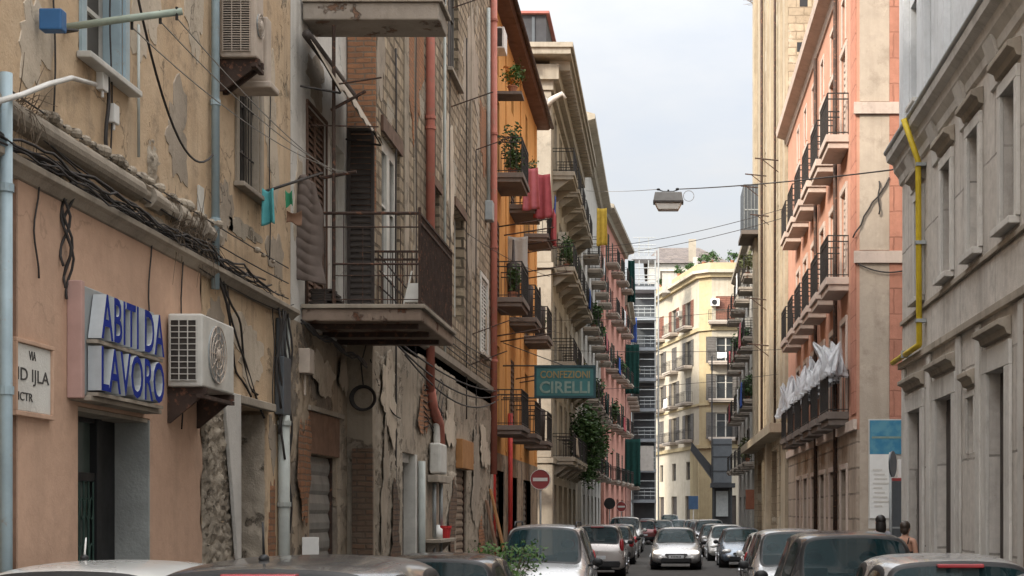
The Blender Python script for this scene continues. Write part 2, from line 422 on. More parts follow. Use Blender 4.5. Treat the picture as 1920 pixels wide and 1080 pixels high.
def text(mb, F, s, a, b, c, h, width=None, ext=.01, mi=0, mis=None, bold=.0):
    cu = bpy.data.curves.new('lettering', 'FONT'); cu.body = s; cu.size = 1; cu.extrude = .5; cu.offset = bold; cu.resolution_u = 3
    o = bpy.data.objects.new('lettering', cu); COL.objects.link(o)
    bpy.context.view_layer.update()
    me = o.evaluated_get(bpy.context.evaluated_depsgraph_get()).to_mesh()
    vs = [v.co.copy() for v in me.vertices]; fs = [(tuple(p.vertices), p.normal.copy()) for p in me.polygons]
    x0 = min(v.x for v in vs); x1 = max(v.x for v in vs); y0 = min(v.y for v in vs); y1 = max(v.y for v in vs)
    kx = (width / (x1 - x0)) if width else h / (y1 - y0); ky = h / (y1 - y0)
    i0 = len(mb.v)
    mb.v += [F.p(a + (v.x - x0) * kx, b + (v.y - y0) * ky, c + (v.z + .5) * ext) for v in vs]
    for f, nn in fs:
        mb.f.append(tuple(i0 + k for k in f)); mb.mi.append(mi if abs(nn.z) > .7 or mis is None else mis)
    bpy.data.objects.remove(o); bpy.data.curves.remove(cu)

def sag(p0, p1, s, n=14):
    p0 = Vector(p0); p1 = Vector(p1)
    return [p0.lerp(p1, i / n) - Z * (s * 4 * (i / n) * (1 - i / n)) for i in range(n + 1)]

# ------------------------------------------------------------------ facades
def wall(mb, F, a0, a1, b0, b1, ops, depth=.25, c=0.0):
    A = sorted({a0, a1} | {x for o in ops for x in o[:2]}); B = sorted({b0, b1} | {x for o in ops for x in o[2:4]})
    for i in range(len(A) - 1):
        for j in range(len(B) - 1):
            am = (A[i] + A[i + 1]) / 2; bm_ = (B[j] + B[j + 1]) / 2
            if any(o[0] < am < o[1] and o[2] < bm_ < o[3] for o in ops): continue
            mb.face([F.p(A[i], B[j], c), F.p(A[i + 1], B[j], c), F.p(A[i + 1], B[j + 1], c), F.p(A[i], B[j + 1], c)])
    for o in ops:
        x0, x1, z0, z1 = o[:4]; d = o[4] if len(o) > 4 else depth
        q = [(x0, z0), (x1, z0), (x1, z1), (x0, z1)]
        for k in range(4):
            (p, r), (p2, r2) = q[k], q[(k + 1) % 4]
            mb.face([F.p(p, r, c), F.p(p2, r2, c), F.p(p2, r2, c - d), F.p(p, r, c - d)])
def shell(mb, F, a0, a1, b0, b1, back, roof=True, ends=(True, True)):
    if ends[0]: mb.face([F.p(a0, b0, 0), F.p(a0, b1, 0), F.p(a0, b1, -back), F.p(a0, b0, -back)])
    if ends[1]: mb.face([F.p(a1, b0, 0), F.p(a1, b1, 0), F.p(a1, b1, -back), F.p(a1, b0, -back)])
    mb.face([F.p(a0, b0, -back), F.p(a1, b0, -back), F.p(a1, b1, -back), F.p(a0, b1, -back)])
    if roof: mb.face([F.p(a0, b1, 0), F.p(a1, b1, 0), F.p(a1, b1, -back), F.p(a0, b1, -back)])

def sash(F, o, parent, fmat, depth=.2, t=.06, pane='pane', mull=True, bars=1, name='window', c=0):
    a0, a1, b0, b1 = o[:4]; c1 = c - depth; c0 = c1 - .06
    m = MB()
    m.box(F, a0, a0 + t, b0, b1, c0, c1); m.box(F, a1 - t, a1, b0, b1, c0, c1)
    m.box(F, a0 + t, a1 - t, b0, b0 + t, c0, c1); m.box(F, a0 + t, a1 - t, b1 - t, b1, c0, c1)
    am = (a0 + a1) / 2
    if mull: m.box(F, am - t * .6, am + t * .6, b0 + t, b1 - t, c0 + .005, c1 + .012)
    for k in range(bars):
        bb = b0 + (b1 - b0) * (k + 1) / (bars + 1) if bars > 1 else b0 + (b1 - b0) * .68
        m.box(F, a0 + t, am - t * .6, bb - .02, bb + .02, c0 + .01, c1 - .005); m.box(F, am + t * .6, a1 - t, bb - .02, bb + .02, c0 + .01, c1 - .005)
    w = m.build(name, M[fmat], parent)
    g = MB(); g.box(F, a0 + .01, a1 - .01, b0 + .01, b1 - .01, c0 - .02, c0 + .02); g.build('pane', M[pane], w)
    return w
def louvre(F, a0, a1, b0, b1, c, mat, parent, n=None, name='shutter', t=.05, th=.045):
    m = MB()
    m.box(F, a0, a0 + t, b0, b1, c, c + th); m.box(F, a1 - t, a1, b0, b1, c, c + th)
    for q in (b0, (b0 + b1) / 2 - t / 2, b1 - t): m.box(F, a0 + t, a1 - t, q, q + t, c, c + th)
    n = n or max(4, int((b1 - b0) / .09)); h = (b1 - b0) / n
    for k in range(n):
        z = b0 + k * h
        m.hexa([F.p(a0 + t, z, c + th - .008), F.p(a1 - t, z, c + th - .008), F.p(a1 - t, z + h * .25, c + th - .008), F.p(a0 + t, z + h * .25, c + th - .008),
                F.p(a0 + t, z + h * .8, c + .004), F.p(a1 - t, z + h * .8, c + .004), F.p(a1 - t, z + h * 1.0, c + .004), F.p(a0 + t, z + h * 1.0, c + .004)])
    return m.build(name, M[mat], parent)
def closed_shutters(F, o, parent, mat, depth=.1, n=None, c=0):
    a0, a1, b0, b1 = o[:4]; am = (a0 + a1) / 2
    louvre(F, a0 + .01, am - .004, b0 + .01, b1 - .01, c - depth, mat, parent, n); louvre(F, am + .004, a1 - .01, b0 + .01, b1 - .01, c - depth, mat, parent, n)
def open_shutters(F, o, parent, mat, n=None, c=0):
    a0, a1, b0, b1 = o[:4]; w = (a1 - a0) / 2
    louvre(F, a0 - w, a0 - .02, b0, b1, c + .012, mat, parent, n); louvre(F, a1 + .02, a1 + w, b0, b1, c + .012, mat, parent, n)
def sill(F, o, parent, mat, d=.12, t=.07, e=.1, c=0, name='window_sill'):
    m = MB(); m.box(F, o[0] - e, o[1] + e, o[2] - t, o[2] - .003, c + .002, c + d); m.build(name, M[mat], parent, bevel=.01)
def surround(F, o, parent, mat, t=.16, d=.05, c=0, name='window_surround', foot=False):
    a0, a1, b0, b1 = o[:4]; m = MB()
    m.box(F, a0 - t, a0 - .002, b0, b1, c + .001, c + d); m.box(F, a1 + .002, a1 + t, b0, b1, c + .001, c + d); m.box(F, a0 - t, a1 + t, b1 + .002, b1 + t, c + .001, c + d + .004)
    return m.build(name, M[mat], parent, bevel=.008)

def rail_bars(mb, pts, z0, z1, r=.009, step=.11, rails=(1.0,), bar=.018):
    for k in range(len(pts) - 1):
        p, q = pts[k], pts[k + 1]; L = (q - p).length; n = max(1, int(L / step))
        for h in rails:
            mb.tube([p + Z * (z0 + (z1 - z0) * h), q + Z * (z0 + (z1 - z0) * h)], bar, 4)
        mb.tube([p + Z * (z0 + .06), q + Z * (z0 + .06)], bar * .8, 4)
        for i in range(n + 1):
            if i == 0 and k > 0: continue
            x = p.lerp(q, i / n); rr = bar if i in (0, n) else r
            mb.tube([x + Z * z0, x + Z * (z1)], rr, 4, False)
def balcony(F, a0, a1, z, out, parent, slab='slabpale', rail='iron', t=.18, h=1.0, step=.13, c=0, brackets=True, bulge=0):
    m = MB(); m.box(F, a0, a1, z, z + t * .55, c, c + out); m.box(F, a0 + .05, a1 - .05, z - t * .45, z - .002, c, c + out - .06)
    if brackets:
        for a in (a0 + .22, a1 - .34):
            m.prism(Fr(F.p(a, 0, c), F.n), [(0, z - t * .45 - .5), (.12, z - t * .45 - .45), (out * .75, z - t * .45 - .003), (0, z - t * .45 - .003)], -.12, 0)
    b = m.build('balcony', M[slab], parent, bevel=.012)
    r = MB(); e = .05
    pts = [F.p(a0 + e, 0, c), F.p(a0 + e, 0, c + out - e), F.p(a1 - e, 0, c + out - e), F.p(a1 - e, 0, c)]
    rail_bars(r, pts, z + t * .55, z + t * .55 + h, .010, step, (1.0, .86), .02)
    r.build('railing', M[rail], b)
    return b

# ------------------------------------------------------------------ plants and cloth
def leaves(mb, c, rad, n, size, seed=0, droop=0, flat=1.0):
    rnd = random.Random(seed); c = Vector(c)
    clumps = []
    for k in range(max(3, n // 45)):
        d = Vector((rnd.gauss(0, 1), rnd.gauss(0, 1), rnd.gauss(0, 1))).normalized() * (rnd.random() ** .5) * .8
        clumps.append(Vector((d.x * rad[0], d.y * rad[1], d.z * rad[2])))
    for k in range(n):
        q = rnd.choice(clumps)
        p = c + q + Vector((rnd.gauss(0, .22) * rad[0], rnd.gauss(0, .22) * rad[1], rnd.gauss(0, .22) * rad[2] - abs(rnd.gauss(0, droop))))
        a = Vector((rnd.gauss(0, 1), rnd.gauss(0, 1), rnd.gauss(0, .6))).normalized(); b = a.orthogonal().normalized()
        b = (Matrix.Rotation(rnd.random() * 6.28, 3, a) @ b)
        s = size * rnd.uniform(.6, 1.4)
        mb.face([p - a * s, p + b * s * .42, p + a * s, p - b * s * .42])
def potted(name, label, loc, rad, n, size, leafm, group, seed, pot='terracotta', pr=.14, ph=.22, cat='plant', trail=0):
    loc = Vector(loc); t = thing(name, label, cat, loc, group)
    p = MB(); p.tube([loc + Z * .001, loc + Z * ph * .8, loc + Z * ph * .82, loc + Z * ph], [pr * .72, pr * .95, pr * 1.08, pr * 1.08], 12); p.build('pot', M[pot], t)
    st = MB(); rnd = random.Random(seed + 5); st.tube([loc + Z * ph * .7, loc + Z * (ph + rad[2] * .5)], .012, 5)
    for k in range(7):
        e = loc + Vector((rnd.uniform(-.7, .7) * rad[0], rnd.uniform(-.7, .7) * rad[1], ph + rad[2] * rnd.uniform(.3, 1.4)))
        st.tube([loc + Z * ph * .8, loc.lerp(e, .5) + Z * .05 * rad[2], e], [.008, .006, .003], 4)
    st.build('stem', M['twig'], t)
    l = MB(); leaves(l, loc + Z * (ph + rad[2] * .75), rad, n, size, seed, trail); l.build('foliage', M[leafm], t, recalc=False)
    return t
def hang(name, label, cat, F, a0, a1, btop, bbot, c, mat, group=None, waves=3, amp=.03, taper=0, seed=0, solid=.008):
    rnd = random.Random(seed); ph = rnd.random() * 6
    def fn(i, j):
        w = (a1 - a0); a = a0 + w * i + taper * (i - .5) * j * w
        sagb = .04 * math.sin(i * math.pi) * (1 - j) + .03 * math.sin(ph + 5 * i) * j
        return F.p(a, btop + (bbot - btop) * j - sagb, c + amp * math.sin(ph + waves * 6.28 * i) * (.25 + .75 * j) + .02 * math.sin(3 * j + ph))
    m = MB(); m.grid(fn, 18, 12)
    return tag(m.build(name, M[mat], None, True, 0, solid, recalc=False), label, cat, group)
# ================================================================== THE SETTING
m = MB(); m.face([(-1500, -600, -.03), (1500, -600, -.03), (1500, 3000, -.03), (-1500, 3000, -.03)]); structure(m.build('ground', M['ground']))
m = MB(); m.face([(-3.6, -5, 0), (3.7, -5, 0), (3.7, 147, 0), (-3.6, 147, 0)])
m.face([(-60, 59.5, -.004), (-3.6, 59.5, -.004), (-3.6, 64, -.004), (-60, 64, -.004)]); m.face([(3.7, 31.2, -.004), (60, 31.2, -.004), (60, 36.4, -.004), (3.7, 36.4, -.004)])
structure(m.build('road', M['asphalt']))
for x0, x1, ya, yb in ((-5.6, -3.1, -5, 14.5), (-5.6, -3.55, 14.503, 58.6), (-5.6, -3.55, 64.2, 112), (3.6, 5.6, -5, 31), (3.6, 5.6, 36.8, 110)):
    m = MB(); m.wbox(x0, x1, ya, yb, -.02, .13); structure(m.build('pavement', M['pave'], bevel=.02))

def rubble(F, a0, a1, b0, b1, c, amp, seed, res=.07):
    res *= .6; amp *= .75
    rnd = random.Random(seed); m = MB(); na = max(4, int((a1 - a0) / res)); nb = max(4, int((b1 - b0) / res))
    def fn(i, j):
        e = min(i, 1 - i, 1) * na; e2 = min(1 - j, 1) * nb
        edge = e < .5 or e2 < .5
        return F.p(a0 + (a1 - a0) * i + (rnd.uniform(-.6, .6) * res), b0 + (b1 - b0) * j + rnd.uniform(-.4, .4) * res, c + (-.03 if edge else rnd.uniform(0, 1) ** 2 * amp + .012 * math.sin(9 * j + seed)))
    m.grid(fn, na, nb); return m

# ------------------------------------------------------------------ LEFT: ochre house
A = FL(-5.0)
houseA = thing('ochre_house', 'ochre plaster house with peach shop front and two upper windows, nearest on the left', 'building', (-5, 12, 0))
w1, w2 = (13.3, 14.3, 5.93, 7.7), (18.1, 19.13, 5.85, 7.55)
dA, dB = (13.12, 14.95, 0, 2.9, .34), (18.0, 19.46, 0, 3.26, .6)
m = MB(); wall(m, A, 1, 20.7, 0, 21.5, [w1 + (.22,), w2 + (.2,), dA, dB]); shell(m, A, 1, 20.7, 0, 21.5, 11); m.build('wall', M['ochre'], houseA)
m = MB(); wall(m, A, 11.9, 16.62, 0, 4.56, [dA[:4] + (.03,)], c=.028)
jag = [16.62 + (random.uniform(-.06, .07)) for k in range(25)]
for k in range(24): m.face([A.p(16.62, k * .19, .028), A.p(jag[k], k * .19, .028), A.p(jag[k + 1], k * .19 + .19, .028), A.p(16.62, k * .19 + .19, .028)])
m.face([A.p(11.9, 0, .028), A.p(11.9, 4.56, .028), A.p(11.9, 4.56, -.01), A.p(11.9, 0, -.01)])
m.build('shop_front_render', M['peach'], houseA)
m = MB(); m.box(A, 11.72, 11.885, .0, 4.5, .004, .02); m.build('bare_strip', M['rustpanel'], houseA)
# string courses
m = MB(); m.sweep(A, [(.002, 4.56), (.05, 4.57), (.10, 4.62), (.14, 4.64), (.14, 4.69), (.06, 4.73), (.002, 4.76)], 2, 20.68); m.build('string_course', M['ledge'], houseA, bevel=.006)
m = MB(); prof = [(.002, 4.93)] + [(.035 + .085 * math.cos(t), 5.04 + .095 * math.sin(t)) for t in [(-1.3 + .43 * k) for k in range(7)]] + [(.002, 5.15)]
m.sweep(A, prof, 2, 14.6)
rnd = random.Random(4); y = 14.6
while y < 16.95:
    l = rnd.uniform(.08, .3); k = rnd.uniform(.55, 1.15); m.sweep(A, [(c * k, 5.04 + (b - 5.04) * k + rnd.uniform(-.015, .015)) for c, b in prof], y, y + l * .93); y += l
m.build('roll_moulding', M['ledge'], houseA)
m = MB()
for k in range(46):
    yy = rnd.uniform(12.4, 17.1) if k < 30 else rnd.uniform(5, 20); s = rnd.uniform(.02, .06)
    m.ell(A.p(yy, 5.15 + s * .4, .05 + rnd.uniform(-.02, .04)), s * 1.2, s * 1.6, s, 6, 5)
m.build('ledge_rubble', M['rubble'], houseA)['kind'] = 'stuff'
m = rubble(A, 14.95, 15.25, 5.12, 5.66, .006, .04, 3, .05); m.build('broken_plaster', M['rubble'], houseA, True)
m = rubble(A, 16.1, 16.9, 4.76, 5.0, .006, .05, 7, .05); m.build('broken_plaster', M['rubble'], houseA, True)
# upper windows
for o, fm in ((w1, 'dirtywhite'), (w2, 'greywood')):
    m = MB(); t = .09
    a0, a1, b0, b1 = o
    m.box(A, a0 - t, a0 + .02, b0, b1 + t, .003, .03); m.box(A, a1 - .02, a1 + t, b0, b1 + t, .003, .03); m.box(A, a0 + .02, a1 - .02, b1, b1 + t, .003, .03)
    wf = sash(A, o, houseA, fm, .17, .05, 'screen', True, 2)
    m.build('window_surround', M['bluepipe' if o is w1 else 'ledge'], houseA)
    for q0 in (a0 + .022, a1 - .07):
        s = MB(); s.box(A, q0, q0 + .048, b0, b1, -.165, -.002); s.build('reveal_board', M['bluepipe' if o is w1 else 'ledge'], wf)
    sill(A, o, houseA, 'dirtywhite' if o is w1 else 'ledge', .13, .06, .15)
m = MB()
for k in range(9): m.tube([A.p(18.15 + k * .115, 5.87, -.06), A.p(18.15 + k * .115, 7.5, -.06)], .008, 4)
for z in (6.3, 6.9): m.tube([A.p(18.1, z, -.06), A.p(19.13, z, -.06)], .01, 4)
m.build('window_bars', M['iron'], houseA)
# shop door
d = MB(); F = A
d.box(F, 13.12, 13.2, 0, 2.9, -.34, -.26); d.box(F, 14.3, 14.42, 0, 2.9, -.34, -.24); d.box(F, 13.2, 14.3, 2.28, 2.36, -.34, -.26); d.box(F, 13.2, 14.3, 2.82, 2.9, -.34, -.26); d.box(F, 14.42, 14.95, 0, 2.9, -.34, -.30)
door = d.build('shop_door', M['black'], houseA, bevel=.006)
m = MB(); m.box(F, 13.15, 14.35, 0, 2.86, -.335, -.31); m.build('door_glass', M['greenglass'], door)
g = MB()
for k in range(10): g.tube([F.p(13.24 + k * .115, .1, -.27), F.p(13.24 + k * .115, 2.28, -.27)], .011, 5)
for k in range(9):
    for q in range(5):
        cx, cz = 13.3 + k * .115, .35 + q * .42
        g.tube([F.p(cx + .045 * math.cos(t * .8), cz + .10 * math.sin(t * .8) , -.265) for t in range(9)], .007, 4)
g.build('door_grille', M['greenwood'], door)
m = MB(); m.box(F, 14.915, 14.948, .0, 2.885, -.30, .034); m.build('door_jamb', M['marble'], houseA, bevel=.005)
m = MB(); m.box(F, 13.13, 14.91, 2.86, 2.896, -.30, .02); m.build('door_soffit', M['ledge'], houseA)
# stone pier and brick doorway
m = rubble(A, 16.68, 17.97, 0, 3.3, .01, .075, 12, .065); m.build('stone_pier', M['rubble'], houseA, True)
m = MB(); m.prism(A, [(17.25, 3.36), (17.95, 3.36), (17.97, 1.15), (17.80, 1.5), (17.6, 2.3)], .05, .095); m.build('plaster_remnant', M['palegrey'], houseA, bevel=.01)
m = MB(); m.box(A, 17.95, 19.55, 3.262, 3.36, .01, .10); m.build('lintel', M['ledge'], houseA, bevel=.01)
m = MB(); m.box(A, 18.02, 19.40, 0, 3.2, -.60, -.52); m.build('back_door', M['darkwood'], houseA)
m = MB(); m.box(A, 19.36, 19.455, 0, 1.4, -.51, -.006); m.build('brick_jamb', M['redbrick'], houseA)
m = MB(); m.grid(lambda i, j: Vector((-5.01 - .5 * i, 19.40 + random.uniform(-.03, .02), 1.4 + 1.82 * j)), 9, 26); m.build('rough_jamb', M['rubble'], houseA, True)
# drainpipes on the house
def pipe(name, pts, r, mat, parent, n=10, clips=None, col=True):
    m = MB(); m.tube(pts, r, n); o = m.build(name, M[mat], parent, True)
    if clips:
        for q in clips:
            c = MB(); c.tube([q - Z * .03, q + Z * .03], r * 1.25, n); c.build('pipe_clip', M[mat], o)
    return o
X = -4.9
pipe('drainpipe', [(-4.87, 11.45, 0), (-4.87, 11.45, 5.25)], .045, 'bluepipe', houseA, 12, [Vector((-4.87, 11.45, z)) for z in (1.2, 2.9, 4.4)])
pipe('drainpipe', [(-4.93, 17.0, 4.45), (-4.93, 17.0, 12)], .045, 'bluepipe', houseA, 10, [Vector((-4.93, 17.0, z)) for z in (5.2, 6.5, 7.9)])
pipe('drainpipe', [(-4.96, 17.16, 4.6), (-4.96, 17.16, 12)], .022, 'pipegrey', houseA, 8)
pipe('drainpipe', [(-4.92, 20.02, .1), (-4.92, 20.02, 3.25)], .075, 'pipegrey', houseA, 12, [Vector((-4.92, 20.02, z)) for z in (.9, 2.1, 3.15)])
pipe('conduit', [(-4.95, 20.36, .1), (-4.95, 20.36, 4.55)], .03, 'pipegrey', houseA, 8, [Vector((-4.95, 20.36, z)) for z in (1, 2, 3, 4)])
pipe('conduit', [(-4.96, 14.6, 5.35), (-4.96, 14.6, 6.6)], .014, 'pipegrey', houseA, 8)
m = MB(); m.box(A, 19.82, 20.2, 3.25, 4.0, .01, .13); m.box(A, 19.87, 20.15, 4.0, 4.5, .01, .08); m.build('conduit_box', M['steelgrey'], houseA, bevel=.015)

# --- street plaque
pl = thing('street_plaque', 'white marble street name plaque with worn black lettering on peach wall', 'street sign', (-4.97, 12.26, 2.75))
m = MB(); m.box(A, 11.80, 12.47, 2.78, 3.30, .03, .055); m.build('marble_slab', M['plaque'], pl, bevel=.006)
m = MB()
for q in ((11.77, 12.51, 3.302, 3.335), (11.77, 12.51, 2.74, 2.778), (12.472, 12.51, 2.778, 3.302), (11.77, 11.798, 2.778, 3.302)): m.box(A, *q, .03, .075)
m.build('frame', M['peach'], pl, bevel=.005)
m = MB(); text(m, A, 'ID IJLA', 11.83, 2.985, .056, .13, .60, .004); text(m, A, 'VIA', 12.04, 3.185, .056, .07, .13, .004); text(m, A, 'ICTR', 11.84, 2.86, .056, .065, .27, .004)
m.build('lettering', M['ink'], pl)

# --- illuminated shop sign, letters standing off a grey cabinet
sg = thing('shop_sign', 'grey shop sign with raised blue letters ABITI DA LAVORO above the door', 'shop sign', (-4.9, 13.6, 2.95))
m = MB(); m.box(A, 12.95, 14.75, 2.98, 3.90, .03, .14); m.build('cabinet', M['signgrey'], sg, bevel=.01)
m = MB(); m.box(A, 12.87, 12.942, 2.95, 3.93, .03, .155); m.build('end_board', M['signpink'], sg, bevel=.008)
m = MB(); m.box(A, 12.95, 14.78, 2.935, 2.975, .03, .20); m.build('bottom_tray', M['ledge'], sg, bevel=.004)
for s_, z0, ya, yb in (('ABITI DA', 3.465, 13.02, 14.66), ('LAVORO', 3.02, 13.02, 14.66)):
    m = MB(); text(m, A, s_, ya, z0, .15, .385, yb - ya, .115, 0, 1, .012); m.build('lettering', [M['blue'], M['letterside']], sg)
m = MB()
for z in (3.44, 2.995): m.box(A, 13.0, 14.70, z - .018, z + .012, .145, .24)
m.build('letter_rail', M['ledge'], sg)

def ac_unit(label, y0, y1, z0, z1, c0, c1, group, rows, casing):
    t = thing('air_conditioner', label, 'air conditioner', A.p((y0 + y1) / 2, z0 - .12, c0), group)
    m = MB(); m.box(A, y0, y1, z0, z1, c0, c1); m.build('casing', M[casing], t, bevel=.02)
    m = MB(); w = c1 - c0; h = z1 - z0                      # coil grille on the side that faces the camera
    m.box(A, y0 - .008, y0 - .001, z0 + h * .09, z1 - h * .09, c0 + w * .10, c1 - w * .16); g = m.build('coil', M['acdark'], t)
    m = MB()
    for k in range(rows + 1):
        z = z0 + h * .09 + h * .82 * k / rows; m.box(A, y0 - .022, y0 - .009, z - .004, z + .004, c0 + w * .08, c1 - w * .14)
    for k in range(4):
        c = c0 + w * .10 + w * .74 * k / 3; m.box(A, y0 - .026, y0 - .0225, z0 + h * .07, z1 - h * .07, c - .005, c + .005)
    m.build('grille', M[casing], t)
    m = MB(); r = min(h * .40, (y1 - y0) * .41); ym = y0 + (y1 - y0) * .42; zm = (z0 + z1) / 2    # fan on the front
    m.tube([A.p(ym, zm, c1 + .001), A.p(ym, zm, c1 + .012)], r, 28); f = m.build('fan', M['steel'], t)
    m = MB()
    for q in (.25, .5, .75, 1.0): m.tube([A.p(ym + r * q * math.cos(k * .2618), zm + r * q * math.sin(k * .2618), c1 + .024) for k in range(25)], .006, 4)
    for k in range(10): m.tube([A.p(ym, zm, c1 + .024), A.p(ym + r * math.cos(k * .628), zm + r * math.sin(k * .628), c1 + .02)], .006, 4)
    m.ell(A.p(ym, zm, c1 + .024), .02, .06, .06, 10, 7); m.build('fan_guard', M['acside'], t)
    m = MB()
    for y in (y0 + .08, y1 - .08):
        m.box(A, y - .02, y + .02, z0 - .07, z0 - .004, .0, c1 + .02); m.prism(Fr(A.p(y, 0, 0), A.n), [(0.002, z0 - .36), (.05, z0 - .36), (c1, z0 - .072), (0.002, z0 - .072)], -.018, .018)
    m.box(A, y0 - .02, y1 + .02, z0 - .11, z0 - .072, c1 - .06, c1); m.build('bracket', M['ironrust'], t)
    return t
ac_unit('large cream air conditioner on brackets just right of the blue letter sign', 15.42, 16.55, 3.25, 3.98, .05, .40, 'air conditioners on the ochre house', 10, 'dirtywhite')
ac_unit('weathered air conditioner high on the ochre wall with a dense brown coil grille', 17.3, 17.62, 7.09, 7.86, .03, .44, 'air conditioners on the ochre house', 24, 'acside')
m = MB(); m.box(A, 17.78, 17.98, 6.95, 7.70, .12, .44); m.box(A, 17.7, 18.1, 6.86, 6.94, .0, .50); tag(m.build('wall_cabinet', M['acside'], bevel=.02), 'pale metal wall cabinet on a bracket behind the weathered upper air conditioner', 'cabinet')

# --- blue box, clothes pole, lines
t = thing('junction_box', 'small blue junction box on a bracket at upper left', 'junction box', (-4.9, 12.35, 6.0))
m = MB(); c = Vector((-4.86, 12.3, 5.90)); m.wbox(c.x - .09, c.x + .09, c.y - .06, c.y + .06, c.z - .08, c.z + .09); m.build('box', M['floodblue'], t, bevel=.012)
m = MB(); m.tube([c + Vector((0.05, .03, -.05)), c + Vector((.06, .35, .04)), Vector((-5, 12.9, 6.0))], .012, 6); m.build('bracket', M['iron'], t)
t = thing('clothes_pole', 'pale green metal clothes pole sticking out from the ochre wall', 'clothes pole', (-5, 12.95, 6.05))
m = MB(); m.tube([(-5, 12.95, 6.06), (-4.55, 13.02, 6.15), (-4.08, 13.1, 6.24)], .032, 8); m.build('pole', M['polegreen'], t, True)
m = MB()
for x, z in ((-4.12, 6.22), (-4.26, 6.19), (-4.50, 6.14)): m.tube([(x, 13.08, z - .06), (x, 13.08, z + .05)], .014, 6)
m.build('hook', M['iron'], t)
for k, (x, z) in enumerate(((-4.12, 6.18), (-4.26, 6.15), (-4.50, 6.1))):
    m = MB(); m.tube(sag((x, 13.08, z), (-4.55 + .1 * k, 21.25, 6.66), .10 + .05 * k), .0055, 4)
    tag(m.build('washing_line', M['cablegrey']), 'thin washing line running from the clothes pole towards the rusty balcony', 'washing line', 'washing lines at the ochre house')

# --- cables along the string course
def cables(name, label, specs, group=None, cat='cable'):
    m = MB()
    for pts, r in specs: m.tube(pts, r, 5)
    return tag(m.build(name, M['cable'], None, True), label, cat, group)
rnd = random.Random(9); specs = []
for k in range(15):
    ph = rnd.uniform(0, 6); off = rnd.uniform(.03, .17); zz = rnd.uniform(4.70, 4.86); a = rnd.uniform(5, 12.5); b = rnd.uniform(18, 20.6)
    specs.append(([A.p(a + (b - a) * i / 40, zz + .035 * math.sin(ph + i * .7) + .02 * math.sin(ph * 2 + i * 1.9) - .03 * max(0, math.sin(ph + i * .23)), off + .02 * math.sin(i * .9 + ph)) for i in range(41)], rnd.uniform(.006, .014)))
cables('cable_bundle', 'tangled bundle of black cables lying along the ledge over the peach shop front', specs)
specs = []
for k in range(4):
    ph = rnd.uniform(0, 6)
    specs.append(([A.p(12.75 + .03 * k + .05 * math.sin(i * .8 + ph), 4.7 - i * .085, .06 + .03 * math.sin(i + ph)) for i in range(9 + k)], .012))
cables('hanging_cable', 'black cables dropping from the ledge to the left end of the letter sign', specs)
specs = []
for k, (y0, y1, z1) in enumerate(((16.9, 18.6, 3.3), (17.0, 19.2, 3.25), (17.3, 18.9, 3.45))):
    specs.append(([A.p(y0 + (y1 - y0) * (i / 12), 4.72 + (z1 - 4.72) * (i / 12) ** .8 + .10 * math.sin(i * .7 + k * 2), .05 + .05 * math.sin(i * .5)) for i in range(13)], .014))
cables('hanging_cable', 'black cables snaking down the wall beside the lower air conditioner', specs)
cables('hanging_cable', 'brown cable looping in a deep curve below the clothes pole', [(sag((-4.45, 13.05, 6.4), (-4.93, 16.9, 5.9), .55), .012)])
m = MB(); m.tube([P(-10, 192, 11.0), P(40, 178, 11.6), P(90, 158, 12.2), P(135, 146, 12.9), P(178, 158, 13.45)], .022, 7); tag(m.build('white_cable', M['cablewhite'], None, True), 'thick white cable curving in from upper left to the window sill', 'cable')
cables('hanging_cable', 'dark cable dropping from the white junction boxes under the first window', [([A.p(13.75 + .04 * math.sin(i * .6), 5.9 - i * .075, .05) for i in range(11)], .018)])
for k, (y, z) in enumerate(((13.6, 5.72), (13.88, 5.5))):
    m = MB(); m.box(A, y, y + .13, z, z + .17, .003, .07); m.tube([A.p(y + .06, z - .06, .04), A.p(y + .06, z, .04)], .015, 6); tag(m.build('wall_box', M['whitepaint'], bevel=.008), ('small white box just below the sill of the first ochre window', 'small pale box with a cable, lower of two under the first window')[k], 'junction box', 'white boxes below the first window')
m = MB(); m.box(A, 16.55, 16.72, 5.18, 5.5, .003, .03); tag(m.build('wall_tag', M['dirtywhite'], bevel=.005), 'small blank white plate on ochre wall left of the thin drainpipe', 'plate')
for k, (y, z, hh, lab) in enumerate(((11.9, 5.1, .5, 'dry twigs growing from the moulding at far left'), (15.75, 4.9, .42, 'dry twiggy weed hanging on the broken moulding above the letter sign'), (16.5, 4.88, .35, 'small dry weed on the ledge left of the thin drainpipe'))):
    m = MB(); rr = random.Random(k)
    for q in range(60):
        b = A.p(y + rr.gauss(0, .16), z, .06); e = b + Vector((rr.uniform(-.02, .14), rr.gauss(0, .16), rr.gauss(0, .2) - .05)); m.tube([b, b.lerp(e, .5) + Vector((.03, rr.gauss(0, .05), .04)), e], [.005, .004, .002], 3, False)
    tag(m.build('dry_weed', M['twig'], recalc=False), lab, 'weed', 'weeds on the ochre house')

